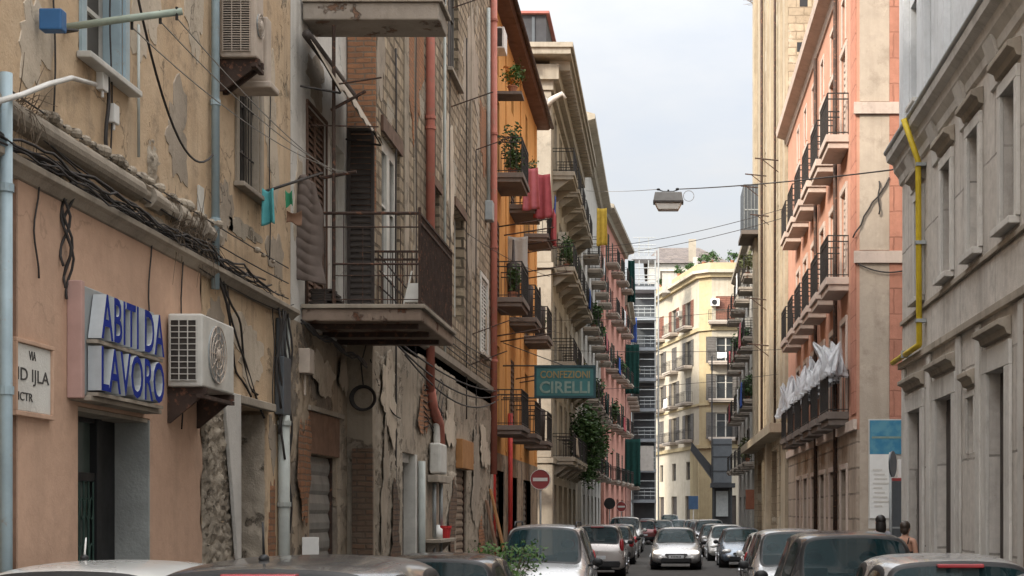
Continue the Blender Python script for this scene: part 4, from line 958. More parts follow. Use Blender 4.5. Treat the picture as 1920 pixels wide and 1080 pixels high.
for k, (i, z) in enumerate(((0, 7.9), (1, 7.9), (2, 7.9), (2, 4.3))):
    m = MB(); p = C.p(ys[i] + .2, z + .12, .45); m.tube([p, p + Z * 1.15, p + Z * 1.22, p + Z * 1.85], [.17, .2, .05, .03], 10)
    tag(m.build('closed_parasol', M['darkwood'], None, True), 'dark closed parasol on the ' + ('nearest middle row', 'central middle row', 'farthest middle row', 'farthest lowest')[k] + ' balcony of the orange house', 'parasol', 'closed parasols on the orange house')
t = thing('air_conditioner', 'small white air conditioner just under the eave of the orange house', 'air conditioner', C.p(43.4, 14.9, .2))
m = MB(); m.box(C, 43.0, 43.8, 14.9, 15.5, .03, .36); m.build('casing', M['whitepaint'], t, bevel=.02); m = MB(); m.box(C, 42.985, 42.998, 14.95, 15.45, .07, .3); m.build('grille', M['acdark'], t)

# ------------------------------------------------------------------ cream palazzo
D = FL(-4.8); houseD = thing('cream_palazzo', 'tall cream palazzo with deep bracketed cornice beyond the orange house', 'building', (-4.8, 75, 0))
dy = (68.0, 71.7, 75.4, 79.1, 82.8); dz = (4.2, 8.3, 12.4, 16.5)
ops = [(y - .65, y + .65, z + .06, z + 2.7, .25) for y in dy for z in dz] + [(y - 1.1, y + 1.1, 0, 3.2, .5) for y in dy]
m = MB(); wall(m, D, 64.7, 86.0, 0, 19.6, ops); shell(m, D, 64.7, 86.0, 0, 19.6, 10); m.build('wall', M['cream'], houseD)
for i, y in enumerate(dy):
    for j, z in enumerate(dz):
        bay(D, y, z + .06, 1.3, 2.64, houseD, ('dark', 'closed', 'dark')[(i * 2 + j) % 3], 'greywood', 14, .2, 'creamtrim')
        balcony(D, y - 1.35, y + 1.35, z, .95, houseD, 'creamtrim', 'iron', .34, 1.0, .14)
    m = MB(); m.box(D, y - 1.1, y + 1.1, 0, 3.2, -.5, -.42); m.build('shop_door', M[('darkwood', 'rollgrey')[i % 2]], houseD)
layers(-14, -4.8, 64.7, 86, [(19.62, 20.0, .18), (20.003, 20.62, .42), (20.9, 21.15, .95), (21.153, 21.35, 1.05)], 'creamtrim', houseD, 'cornice', (20.5, 20.897, .85, .62))
m = MB()
for z in (4.05, 12.2): m.wbox(-14, -4.62, 64.52, 86.01, z, z + .22)
m.build('string_course', M['creamtrim'], houseD)
m = MB()
m.wbox(-5.5, -4.66, 64.58, 65.6, .0, 3.98); m.wbox(-5.35, -4.72, 64.62, 65.4, 4.3, 12.15); m.wbox(-5.35, -4.72, 64.62, 65.4, 12.45, 19.58); m.build('corner_pilaster', M['creamtrim'], houseD)
m = MB()                                                     # carved shell ornament at the corner under the cornice
for s_ in (-1, 1):
    m.tube([(-5.0 + s_ * .0, 64.5, 18.9), (-5.0 + s_ * .35, 64.45, 19.2), (-5.0 + s_ * .75, 64.5, 19.45), (-5.0 + s_ * .9, 64.5, 19.25)], [.16, .13, .10, .06], 8)
m.ell((-5.0, 64.48, 18.6), .16, .12, .4); m.ell((-5.0, 64.42, 19.1), .2, .14, .2); m.build('corner_ornament', M['palegrey'], houseD, True)
m = MB(); m.wbox(-9, -5.0, 65.6, 71.5, 21.36, 23.1); m.build('attic_room', M['atticdark'], houseD)
m = MB(); m.wbox(-9.2, -4.85, 65.4, 71.8, 23.103, 23.20); m.build('attic_roof', M['rooftop'], houseD)
for x in (-5.6, -6.6, -7.6):
    m = MB(); m.wbox(x, x + .12, 65.56, 65.598, 21.4, 23.0); m.build('attic_post', M['steelgrey'], houseD)
DE = FC(64.7)
m = MB(); m.box(DE, -13.9, -5.52, 4.28, 12.18, .003, .03); m.box(DE, -13.9, -5.52, 12.44, 19.55, .003, .03); m.box(DE, -13.9, -5.52, .02, 4.03, .003, .03); m.build('end_wall_panel', M['creamsunlit'], houseD)  # end wall overlay, sunlight put into its paler colour
m = MB(); m.box(DE, -8.5, -5.55, 3.0, 3.35, .032, 1.0); m.build('shop_canopy', M['steelgrey'], houseD, bevel=.02)
pw = thing('wall_poster', 'yellow and green poster with a red figure on the cream palazzo end wall', 'poster', (-5.95, 64.66, 1.2))
m = MB(); m.box(DE, -6.5, -5.55, 1.0, 2.6, .032, .05); m.build('sheet', M['flower'], pw)
m = MB(); m.prism(DE, [(-6.1, 1.0), (-5.8, 1.0), (-5.82, 1.5), (-5.88, 1.85), (-5.95, 1.98), (-6.02, 1.85), (-6.06, 1.5)], .051, .056); m.build('figure', M['brightred'], pw)
gD = 'potted plants on the cream palazzo balconies'
for k, (i, j, dd, rad, n) in enumerate(((0, 2, -.5, (.4, .5, .7), 420), (0, 2, .6, (.4, .5, .55), 380), (1, 2, 0, (.4, .6, .4), 300), (2, 1, 0, (.35, .6, .6), 320), (3, 2, .3, (.35, .5, .5), 260))):
    potted('potted_plant', ('bushy green plant at the near end of the first balcony, third floor, cream palazzo', 'bushy green plant at the far end of that first balcony, third floor, cream palazzo', 'low green plant on the second balcony, third floor, cream palazzo', 'green plant on the third balcony, second floor, cream palazzo', 'green plant on the fourth balcony, third floor, cream palazzo')[k], D.p(dy[i] + dd, dz[j] + .2, .55), rad, n, .08, ('leaf', 'leafdry')[k % 2], gD, 70 + k)
t = thing('balcony_shrub', 'very large green shrub spilling from a low balcony of the cream palazzo', 'shrub', D.p(79, 4.45, .6))
m = MB(); m.tube([D.p(79, 4.45, .6), D.p(79, 5.5, .8), D.p(79.2, 6.6, 1.0)], [.06, .05, .03], 6)
for k in range(8): m.tube([D.p(79, 5.2, .8), D.p(79 + 1.4 * math.cos(k), 5.8 + .8 * math.sin(k * 1.7), 1.0 + .5 * math.sin(k))], .02, 5)
m.build('stem', M['twig'], t)
m = MB(); leaves(m, D.p(79, 6.1, .9), (1.15, 1.6, 1.5), 2600, .12, 5, .2); leaves(m, D.p(78.5, 4.6, 1.0), (.7, 1.2, 1.0), 800, .11, 6, .4); m.build('foliage', M['leaf'], t, recalc=False)

# ------------------------------------------------------------------ grey white house, salmon house, dull pink house
def far_house(name, label, F, L, H, wm, slabm, bays, rows, kinds, shm, cat='building', back=9, cor=None, ww=1.2, bw=1.2, wh=2.5):
    t = thing(name, label, cat, F.p(L / 2, 0, 0))
    ops = [(a - ww / 2, a + ww / 2, z + .06, z + wh, .25) for a in bays for z in rows] + [(a - 1.0, a + 1.0, 0, 3.0, .4) for a in bays]
    m = MB(); wall(m, F, 0, L, 0, H, ops); shell(m, F, 0, L, 0, H, back); m.build('wall', M[wm], t)
    for i, a in enumerate(bays):
        for j, z in enumerate(rows):
            bay(F, a, z + .06, ww, wh - .06, t, kinds[(i + 2 * j) % len(kinds)], shm, 12)
            balcony(F, a - bw, a + bw, z, .9, t, slabm, 'iron', .24, 1.0, .16, 0, False)
        m = MB(); m.box(F, a - 1, a + 1, 0, 3.0, -.4, -.3); m.build('shop_door', M[('darkwood', 'rollbrown')[i % 2]], t)
    o = cor or .7
    m = MB(); m.sweep(F, [(-.1, H + .003), (o * .3, H + .003), (o * .4, H + .35), (o, H + .5), (o, H + .75), (-.1, H + 1.0)], -o, L + .1); m.build('cornice', M['creamtrim'], t)
    return t
E = Fr((-4.6, 86.05, 0), (0, 1, 0))
far_house('grey_house', 'grey white house with hanging plants and green balcony, after the cream palazzo', E, 26, 23.2, 'greywall', 'concrete', (3, 8, 13, 18, 23), (4.2, 8.3, 12.4, 16.5), ('dark', 'closed', 'dark', 'open'), 'greywood', cor=.8)
Fk = Fr((-4.35, 112.1, 0), (1.05, 18.9, 0))
far_house('salmon_house', 'salmon pink house with grey cornice on the far left', Fk, 18.8, 23.4, 'pinkfar', 'concrete', (2.5, 7, 11.5, 16), (4.2, 8.3, 12.4, 16.5, 20.2), ('closed', 'dark', 'open'), 'greenwood', cor=.8)
G = Fr((-3.2, 131.2, 0), (0, 1, 0))
far_house('dull_pink_house', 'dull pink house behind green nets beside the white scaffold tower', G, 20, 19.5, 'pinkfar2', 'concrete', (3, 8, 13, 18), (4.2, 8.0, 11.8, 15.6), ('dark', 'closed'), 'greenwood', cor=.5)
gE = 'plants on the far left balconies'
for k, (F, a, z, rad) in enumerate(((E, 3, 12.4, (.5, .9, .9)), (E, 8, 12.4, (.5, .9, .7)), (E, 8, 8.3, (.5, .8, .9)), (E, 13, 4.2, (.5, 1.1, 1.2)), (Fk, 2.5, 8.3, (.5, .9, .9)), (Fk, 7, 12.4, (.5, .7, .7)))):
    potted('potted_plant', ('dense green plant on the first third floor balcony of the grey house', 'dense green plant on the second balcony, third floor of the grey house', 'dark plant on the second balcony, second floor of the grey house', 'wide green plant on a low balcony of the grey house', 'green plant on a second floor balcony of the salmon house', 'green plant on a third floor balcony of the salmon house')[k], F.p(a, z + .15, .55), rad, 420, .13, 'leaf', gE, 90 + k)
hang('cloth', 'bright yellow cloth hanging from a balcony past the cream palazzo', 'cloth', FC(86.5), -3.75, -3.2, 19.0, 16.9, 0, 'yellow', None, 2, .05, .1, 8)
hang('net', 'dark green net on the dull pink house, upper of two', 'net', FC(130.9), -3.25, -2.1, 16.2, 12.0, 0, 'net', 'green nets by the scaffold tower', 3, .08, 0, 9)
hang('net', 'dark green net on the dull pink house, lower of two', 'net', FC(130.9), -3.5, -2.0, 8.2, 4.2, 0, 'net', 'green nets by the scaffold tower', 3, .08, 0, 10)
hang('net', 'dark green awning cloth near the cornice end of the salmon house', 'net', FC(129), -3.0, -2.45, 23, 19.5, 0, 'net', None, 2, .08, .2, 12)
hang('cloth', 'blue cloth hanging beside the white scaffold tower', 'cloth', FC(148), -3.4, -2.6, 20.6, 18.2, 0, 'bluecloth', None, 2, .05, 0, 11)

# ------------------------------------------------------------------ white scaffold tower
sc_ = thing('scaffold_tower', 'tall white scaffold tower with many platforms at the end of the street', 'scaffold', (-1.9, 151, 0))
m = MB()
for x in (-3.05, -.85, -.55):
    for y in (150, 152.4): m = MB(); m.wbox(x - .07, x + .07, y - .07, y + .07, 0, 27.6); m.build('post', M['steel'], sc_)
for x in (-2.4, -1.5):
    m = MB(); m.wbox(x - .05, x + .05, 150 - .05, 150.05, 24, 28.6); m.build('post', M['steel'], sc_)
m = MB(); m.wbox(-3.0, -.9, 152.5, 152.7, 0, 24.5); m.build('rear_cladding', M['steelgrey'], sc_)
for k in range(9):
    z = 2.9 + k * 2.95
    p = MB(); p.wbox(-3.15, -.75, 149.85, 152.45, z, z + .30); pp = p.build('platform', M['lampgrey2'], sc_)
    r = MB()
    for h in (.7, 1.05, 1.4, 2.1): r.tube([(-3.0, 149.95, z + h), (-.8, 149.95, z + h)], .045, 5)
    for x in (-2.5, -1.9, -1.3): r.tube([(x, 149.95, z + .4), (x, 149.95, z + 1.25)], .03, 4)
    r.build('guard_rail', M['steel'], pp)
m = MB(); m.wbox(-2.9, -1.0, 149.8, 149.84, 6.0, 8.4); m.build('panel', M['palegrey'], sc_)
m = MB()
for x in (-3.5, -3.2): m.wbox(x - .05, x + .05, 149.5, 149.6, 0, 25)
for k in range(34): m.wbox(-3.45, -3.25, 149.5, 149.6, .4 + k * .72, .4 + k * .72 + .36)
m.build('ladder', M['lampgrey2'], sc_)

# ------------------------------------------------------------------ pale yellow corner block closing the street
t = thing('corner_block', 'pale yellow corner apartment block closing the end of the street', 'building', (3.5, 155, 0)); houseI = t
I1 = Fr((-1.05, 169, 0), (4.45, -19, 0)); LI = math.hypot(4.45, 19); I2 = Fr((3.4, 150, 0), (1.2, -1.0, 0)); LI2 = math.hypot(1.2, 1.0); I3 = Fr((4.6, 149, 0), (1, 0, 0))
rows = (9.0, 12.7, 16.3, 20.2); ia = (3.4, 9.2, 15.2); ib = (1.35, 3.9)
o1 = [(a - 1.1, a + 1.1, z + .06, z + 2.7, .3) for a in ia for z in rows] + [(a - 1.2, a + 1.2, .2, 3.6, .3) for a in ia] + [(a - .8, a + .8, 5.2, 7.0, .3) for a in ia]
o3 = [(a - .95, a + .95, z + .06, z + 2.6, .3) for a in ib for z in rows] + [(a - 1.0, a + 1.0, 0, 3.6, .3) for a in ib]
m = MB(); wall(m, I1, 0, LI, 0, 24.6, o1); wall(m, I3, 0, 6, 0, 24.6, o3)
pts = [I1.p(0, 0), I1.p(LI, 0), I3.p(0, 0), I3.p(6, 0), Vector((10.6, 169, 0))]
m.face([p + Z * 24.6 for p in pts]); m.face([pts[3], pts[3] + Z * 24.6, pts[4] + Z * 24.6, pts[4]]); m.face([pts[4], pts[4] + Z * 24.6, pts[0] + Z * 24.6, pts[0]])
m.build('wall', M['endwall'], t)
m = MB(); m.face([I2.p(0, 0), I2.p(LI2, 0), I2.p(LI2, 24.6), I2.p(0, 24.6)]); m.build('corner_strip', M['endstrip'], t)
m = MB(); m.box(I1, LI - 3.2, LI - .05, .0, 8.0, .003, .1); m.box(I3, .02, .35, 0, 8.0, .003, .1); m.build('corner_pier', M['endstrip'], t)
def ring(z0, z1, o, mat, name):
    m = MB()
    q = [I1.p(-.2, 0, o), I1.p(LI, 0, o) + I2.n * 0, I3.p(0, 0, o), I3.p(6.1, 0, o)]; q[1] = Vector((3.4 - o * .9, 150 - o * .55, 0)); q[2] = Vector((4.6 - o * .5, 149 - o, 0))
    b = [I1.p(-.2, 0, -.3), Vector((3.7, 150.3, 0)), Vector((4.75, 149.4, 0)), I3.p(6.1, 0, -.3)]
    for k in range(3): m.hexa([x + Z * zz for zz in (z0, z1) for x in (q[k], q[k + 1], b[k + 1], b[k])])
    return m.build(name, M[mat], t)
ring(24.62, 25.0, .35, 'endstrip', 'cornice'); ring(25.003, 25.3, .7, 'endwall', 'cornice'); ring(25.303, 26.0, .25, 'endstrip', 'parapet'); ring(8.15, 8.5, .25, 'endstrip', 'string_course'); ring(19.5, 19.85, .2, 'endstrip', 'string_course'); ring(12.3, 12.5, .12, 'endstrip', 'string_course')
for i, a in enumerate(ia):
    for j, z in enumerate(rows):
        o = (a - 1.1, a + 1.1, z + .06, z + 2.7)
        (closed_shutters(I1, o, t, ('redwood' if j == 3 else 'greywood'), .05, 10) if (i + j) % 3 == 0 else (sash(I1, o, t, 'greywood', .2, .1), open_shutters(I1, o, t, 'redwood' if j == 3 else 'greywood', 10)))
        balcony(I1, a - 1.8, a + 1.8, z, .9, t, 'slabpale', 'iron', .3, 1.0, .2, 0, False)
    m = MB(); m.box(I1, a - 1.2, a + 1.2, .2, 3.6, -.3, -.2); m.build('shop_door', M['darkwood'], t); sash(I1, (a - .8, a + .8, 5.2, 7.0), t, 'greywood', .2, .1)
for i, a in enumerate(ib):
    for j, z in enumerate(rows):
        o = (a - .95, a + .95, z + .06, z + 2.6)
        if j == 3: closed_shutters(I3, o, t, 'redwood', .05, 12)
        else: sash(I3, o, t, 'dirtywhite', .22, .1); open_shutters(I3, (a - .95, a + .95, z + .06, z + 2.6), t, 'greywood', 10)
        balcony(I3, a - 1.7, a + 1.7, z, 1.0, t, 'slabpale', ('greenwood' if j == 3 else 'iron'), .34, 1.0, .16, 0, True)
    m = MB(); m.box(I3, a - 1, a + 1, 0, 3.6, -.3, -.2); m.build('shop_door', M['darkwood'], t)
m = MB(); m.wbox(-.2, 5.2, 160, 166, 24.7, 26.9); m.wbox(3.0, 3.5, 159.5, 160.5, 24.7, 28.3); m.build('penthouse', M['greywall'], t)
m = MB(); m.wbox(-.4, 5.4, 159.8, 166.2, 26.903, 27.05); m.build('penthouse_roof', M['palegrey'], t)
gT = 'potted plants on the corner block roof terrace'
for k, (x, y, r_) in enumerate(((1.55, 158, 0), (-.3, 165.8, 0), (3.9, 150.6, 0), (4.6, 149.6, 0), (8.0, 149.5, 0), (6.6, 149.6, 0), (2.6, 155, 0))):
    rad = (.9, .7, .8) if k in (3, 4) else (.6, .6, .5)
    potted('potted_plant', ('green shrub on the left part of the roof terrace before the white penthouse', 'farthest left small shrub on the roof terrace edge', 'shrub at the corner of the roof terrace, left of the biggest one', 'biggest dark shrub at the corner of the roof terrace', 'wide shrub at the right end of the roof terrace', 'low shrub between the two wide ones on the roof terrace', 'small shrub midway along the left edge of the roof terrace')[k], Vector((x, y - .2, 26.005 if k != 0 else 26.0)), rad, 260, .13, 'leaf', gT, 120 + k, pr=.22, ph=.3)
hang('cloth', 'red cloth drying on a balcony of the pale yellow corner block', 'cloth', I3, 1.6, 2.3, 17.4, 16.3, 1.06, 'red', None, 2, .05, 0, 13)
hang('cloth', 'white cloth left of the red cloth on the pale yellow block', 'cloth', I3, .5, 1.4, 17.3, 16.7, 1.06, 'white', None, 2, .05, 0, 14)
t2 = thing('air_conditioner', 'white air conditioner near the top corner of the pale yellow block', 'air conditioner', I3.p(.1, 22.0, .1))
m = MB(); m.box(I3, -.1, .75, 21.8, 22.5, .05, .5); m.build('casing', M['whitepaint'], t2, bevel=.03); m = MB(); m.tube([I3.p(.25, 22.15, .501), I3.p(.25, 22.15, .53)], .26, 14); m.build('fan', M['black'], t2)
# houses rising behind
t2 = thing('slate_roof_house', 'large house with dark slate hip roof rising behind the corner block', 'building', (3, 195, 0))
m = MB(); m.wbox(-2, 7.6, 188, 202, 0, 32.2); m.build('wall', M['greywall'], t2)
m = MB(); q = [Vector(x) for x in ((-2.5, 187.5, 32.2), (8.1, 187.5, 32.2), (8.1, 202.5, 32.2), (-2.5, 202.5, 32.2), (-.6, 195, 35.3), (4.4, 195, 35.3))]
m.face([q[0], q[1], q[5], q[4]]); m.face([q[1], q[2], q[5]]); m.face([q[2], q[3], q[4], q[5]]); m.face([q[3], q[0], q[4]]); m.build('roof', M['tile'], t2)
m = MB(); m.wbox(3.0, 3.9, 188.2, 189.2, 32.0, 35.2); m.build('chimney', M['creamtrim'], t2)
t2 = thing('white_house', 'white house with sloping top behind the roof terrace shrubs', 'building', (9, 178.6, 0))
m = MB(); m.prism(FC(178.6), [(5.0, 0), (14, 0), (14, 33.0), (9.5, 31.4), (5.0, 28.8)], -6, 0); m.build('wall', M['greywall'], t2)
# black steel lift and ramp in front of the block
t2 = thing('metro_lift', 'black steel lift tower with a sloping covered escalator beside it', 'lift tower', (5.0, 140, 0))
m = MB(); m.wbox(4.4, 6.1, 139, 141.4, 4.6, 8.6)
m.build('cabin', M['steelgrey'], t2, bevel=.04)
m = MB()
for z in (5.6, 6.9, 8.0): m.wbox(4.38, 6.12, 138.97, 138.998, z, z + .12)
for x in (4.4, 6.0): m.wbox(x, x + .14, 139, 139.14, 0, 4.6); m.wbox(x, x + .14, 141.2, 141.34, 0, 4.6)
m.wbox(4.2, 6.4, 138.7, 141.6, 4.2, 4.597); m.wbox(4.25, 4.37, 138.9, 139.02, 4.6, 16); m.build('frame', M['steelblack'], t2)
m = MB(); m.hexa([Vector(q) for q in ((2.4, 139.2, 7.6), (4.35, 139.2, 4.9), (4.35, 141, 4.9), (2.4, 141, 7.6), (2.5, 139.2, 8.3), (4.35, 139.2, 6.1), (4.35, 141, 6.1), (2.5, 141, 8.3))]); m.build('escalator_canopy', M['steelblack'], t2)
m = MB(); m.wbox(4.7, 5.8, 140, 140.2, 1.6, 3.9); m.build('door_panel', M['steel'], t2); m = MB(); m.wbox(4.55, 5.95, 140.2, 141.1, 0, 4.19); m.build('lift_shaft', M['black'], t2)

# ================================================================== RIGHT
def opR(y0, y1, z0, z1, d=.25): return (-y1, -y0, z0, z1, d)
# ------------------------------------------------------------------ far right house with crowded balconies
J = Fr((5.2, 108, 0), (0, -1, 0)); houseJ = far_house('cluttered_house', 'narrow far right house with crowded plant balconies beyond the tuff church', J, 27.5, 17.5, 'greywall', 'concrete', (3, 8, 13, 18, 23), (4.6, 8.0, 11.4, 14.8), ('dark', 'closed', 'open'), 'greywood', cor=.5)
gJ = 'plants on the far right balconies'
for k, (a, z, lf) in enumerate(((23, 14.8, 'leafdry'), (18, 11.4, 'leaf'), (23, 8.0, 'leaf'), (18, 8.0, 'leafdry'), (13, 11.4, 'leaf'), (23, 4.6, 'leafdry'))):
    potted('potted_plant', ('olive plant on the nearest top balcony of the far right house', 'green plant on the third floor, second balcony of the far right house', 'green plant on the nearest second floor balcony of the far right house', 'olive plant on the second balcony, second floor of the far right house', 'green plant on the third balcony, third floor of the far right house', 'olive plant on the nearest first floor balcony of the far right house')[k], J.p(a, z + .15, .6), (.45, .9, .7), 380, .11, lf, gJ, 150 + k)
for k, (a, z, ma, lab) in enumerate(((22, 12.5, 'pinkcloth', 'pink cloth drying on the nearest balcony of the far right house'), (20, 9.0, 'white', 'white cloth drying below the pink one on the far right house'), (23.5, 9.1, 'bluecloth', 'blue cloth drying on the far right house'))):
    hang('cloth', lab, 'cloth', J, a - .6, a + .6, z, z - 1.4, .98, ma, 'laundry on the far right house', 2, .05, 0, 20 + k)
# ------------------------------------------------------------------ tuff church tower
K = FRt(4.67); hK = thing('tuff_church', 'very tall bare tuff church wall with tower above the pink house', 'church', (4.67, 69, 0))
kops = [opR(60.5, 62.5, 0, 4.8, .6), opR(64, 67, 0, 4.6, .6), opR(69, 72, 0, 4.6, .6), opR(74, 77, 0, 4.4, .6)] + [opR(y, y + .5, z, z + .55, .4) for y, z in ((60.2, 24), (66, 21.5), (71, 18), (63, 14), (68, 11), (74, 24), (61, 9.4), (72, 8), (76.5, 14))]
m = MB(); wall(m, K, -80, -58.15, 0, 33, kops); shell(m, K, -80, -58.15, 0, 33, 12); m.build('wall', M['church'], hK)
KF = FC(58.15)
for y, w, o in ((58.3, 1.0, .12), (61.0, .7, .10), (64.6, 1.3, .2), (68.4, .6, .1), (72.2, 1.2, .2), (77.2, 1.6, .16)): 
    m = MB(); m.box(K, -y - w, -y, 5.6, 33, .003, o); m.build('buttress_strip', M['churchtrim'], hK)
m = MB(); m.box(KF, 4.5, 16, 16.2, 16.7, .002, .35); m.box(KF, 4.6, 16, 16.703, 16.95, .002, .2); m.box(KF, 5.6, 6.9, 17.0, 33, .003, .12); m.box(K, -80, -58.1, 5.0, 5.35, .002, .7); m.box(KF, 4.6, 12, 26, 26.4, .002, .25); m.build('moulding', M['churchtrim'], hK)
for x, z in ((5.1, 21.0), (5.0, 19.3), (4.95, 18.2), (5.3, 23.6), (5.2, 15.4)):
    m = MB(); m.box(KF, x, x + .3, z, z + .36, .002, .006); m.build('putlog_hole', M['black'], hK)
for ya, yb, o_ in ((58.2, 60.4, .12), (67.6, 68.7, .2)):
    m = MB(); m.box(K, -yb, -ya, 0, 5.0, .003, o_); m.build('portal_pier', M['churchtrim'], hK)
for y0, y1 in ((60.5, 62.5), (64, 67), (69, 72), (74, 77)):
    m = MB(); m.box(K, -y1, -y0, 0, 4.6, -.58, -.5); m.build('portal_door', M['darkwood'], hK)
pipe('drainpipe', [(4.55, 63.5, 5.4), (4.55, 63.5, 30)], .05, 'ironrust', hK, 8); pipe('drainpipe', [(4.52, 71.6, 5.4), (4.52, 71.6, 30)], .06, 'ironrust', hK, 8)
for k, (y, z) in enumerate(((70, 17.2), (66, 14.6), (70, 11.6), (62.5, 16.2), (68, 9.3), (74, 17.5))):
    m = MB(); m.tube([K.p(-y, z, 0), K.p(-y, z + .1, 1.0)], .03, 5); m.tube([K.p(-y, z - .5, 0), K.p(-y, z + .05, .7)], .02, 5); m.build('wire_bracket', M['ironrust'], hK)
t = thing('enclosed_balcony', 'dark enclosed metal balcony hanging high at the far edge of the church', 'balcony', (4.3, 78, 15.7))
m = MB(); m.box(K, -79.6, -76.2, 15.7, 15.9, .003, .85); m.build('floor', M['slabdark'], t)
m = MB(); m.box(K, -79.4, -76.4, 15.903, 18.2, .004, .75); m.build('enclosure', M['steelgrey'], t, bevel=.03)
m = MB()
for k in range(5): m.box(FC(76.4), 3.96 + k * .17, 3.98 + k * .17, 16, 18.1, .002, .03)
m.box(FC(76.4), 3.95, 4.65, 16.9, 16.96, .002, .03); m.build('window_frame', M['steel'], t)
m = MB(); rr = random.Random(5)
for q in range(50):
    b = Vector((4.75 + rr.uniform(-.2, .3), 78.5 + rr.uniform(-1.5, 1.2), 33)); m.tube([b, b + Vector((rr.uniform(-.5, .2), rr.gauss(0, .3), rr.uniform(.1, .5)))], [.012, .005], 3, False)
for q in range(60):
    b = Vector((4.66, 79.0 + rr.uniform(-.6, .6), 28.2 + rr.uniform(-.2, .2))); m.tube([b, b + Vector((rr.uniform(-.7, -.1), rr.gauss(0, .3), rr.uniform(-.1, .5)))], [.014, .005], 3, False)
tag(m.build('dry_weed', M['twig'], recalc=False), 'dry grass tuft growing out of the top edge of the church', 'weed')

# ------------------------------------------------------------------ pink house
Lf = FRt(4.67); hL = thing('pink_house', 'orange pink house with three rows of iron balconies on the right', 'building', (4.67, 48, 0))
lb = [40 + 2.7 * k for k in range(6)]; lr = (4.35, 7.75, 11.35)
lops = [opR(y - .55, y + .55, z + .06, z + 2.5, .22) for y in lb for z in lr] + [opR(y - .35, y + .35, 14.1, 15.2, .2) for y in lb]
gops = [opR(y - .65, y + .65, 0, 3.1, .35) for y in lb]
m = MB(); wall(m, Lf, -58.1, -37.5, 4.0, 16, lops); shell(m, Lf, -58.1, -37.5, 4.0, 16, 9); m.build('wall', M['pink'], hL)
m = MB(); wall(m, Lf, -58.1, -37.5, 0, 3.997, gops); shell(m, Lf, -58.1, -37.5, 0, 3.997, 9, False); m.build('rusticated_base', M['rustic'], hL)
LE = FC(37.5)
m = MB(); m.box(LE, 4.74, 5.46, .05, 8.02, .003, .03); m.box(LE, 4.74, 5.46, 8.35, 11.62, .003, .03); m.box(LE, 4.74, 5.46, 11.95, 15.8, .003, .03); m.box(LE, 5.8, 9, .05, 15.8, .003, .03); m.build('end_wall_panel', M['endcream'], hL)
m = MB(); m.box(LE, 5.463, 5.797, .05, 15.8, .003, .045); m.build('quoin', M['quoin'], hL)
m = MB(); m.box(Lf, -38.5, -37.52, 4.4, 15.8, .003, .03); m.build('quoin', M['quoin'], hL)
m = MB(); m.box(LE, 4.60, 9, 8.03, 8.32, .003, .10); m.box(LE, 4.60, 9, 11.64, 11.92, .003, .10); m.box(Lf, -58.1, -37.42, 3.999, 4.25, .003, .09); m.build('string_course', M['pinktrim'], hL)
m = MB(); m.sweep(Lf, [(-.1, 15.803), (.05, 15.803), (.10, 16.0), (.42, 16.1), (.46, 16.3), (.40, 16.45), (-.1, 16.7)], -58.3, -37.0); m.build('cornice', M['pinktrim'], hL)
for i, y in enumerate(lb):
    for j, z in enumerate(lr):
        o = opR(y - .55, y + .55, z + .06, z + 2.5)
        if (i + j) % 3: closed_shutters(Lf, o, hL, 'pinktrim' if j else 'greywood', .08, 14)
        else: sash(Lf, o, hL, 'pinktrim', .16, .08, 'panebright')
        surround(Lf, o, hL, 'pinktrim', .16, .05)
        balcony(Lf, -y - .95, -y + .95, z, .58, hL, 'pinktrim' if j else 'slabdark', 'iron', .34, 1.05, .12, 0, False)
    o = opR(y - .35, y + .35, 14.1, 15.2); sash(Lf, o, hL, 'pinktrim', .15, .06); surround(Lf, o, hL, 'pinktrim', .12, .04)
    m = MB(); m.box(Lf, -y - .65, -y + .65, 0, 3.1, -.3, -.22); m.build('street_door', M['redwood' if i % 2 else 'darkwood'], hL); surround(Lf, opR(y - .65, y + .65, 0, 3.1), hL, 'pinktrim', .14, .05, name='door_surround')
pipe('drainpipe', [(4.58, 41.35, .2), (4.58, 41.35, 15.7)], .06, 'ironrust', hL, 8); pipe('drainpipe', [(4.58, 46.75, .2), (4.58, 46.75, 15.7)], .06, 'ironrust', hL, 8)
for k in range(8):
    y = 39.3 + k * 2.35; m = MB(); rr = random.Random(k)
    for q in range(6):
        a0_ = rr.uniform(-.8, .8); c0_ = rr.uniform(.2, .5); hh = rr.uniform(.5, 1.15); ph = rr.uniform(0, 6); lx, ly = rr.gauss(0, .16), rr.gauss(0, .2)
        def ruff(i, j):
            t_ = 6.2832 * i; r_ = (.24 * (1 - j) ** .7 + .02) * (1 + .42 * math.sin(5 * t_ + ph + 2 * j) + .22 * math.sin(11 * t_ + 7 * j + ph) + .16 * math.sin(9 * j + 3 * t_))
            return Lf.p(-y + a0_ + r_ * math.cos(t_) * 1.2 + ly * j * j, 5.45 + hh * j + .05 * math.sin(4 * t_ + ph), c0_ + r_ * math.sin(t_) * .7 + lx * j * j)
        m.grid(ruff, 44, 9)
    tag(m.build('white_streamers', M['tulle'], None, True, recalc=False), 'soft white gauze gathered in peaks above the lowest balcony railings of the pink house', 'streamers', 'white streamers along the pink house')
specs = [[LE.p(5.2 + .02 * math.sin(i), 9.2 + .09 * i, .08 + .02 * math.sin(i * 2)) for i in range(10)], [LE.p(5.45 - .1 * i + .02 * math.sin(i * 3), 10.1 - .16 * i - .05 * math.sin(i), .07) for i in range(10)]]
m = MB()
for s_ in specs: m.tube(s_, .02, 5)
m.tube(sag(LE.p(4.7, 8.0, .1), LE.p(6, 7.9, .1), .15), .018, 5); tag(m.build('hanging_cable', M['cable'], None, True), 'dark cables looping on the sand coloured end wall of the pink house', 'cable')
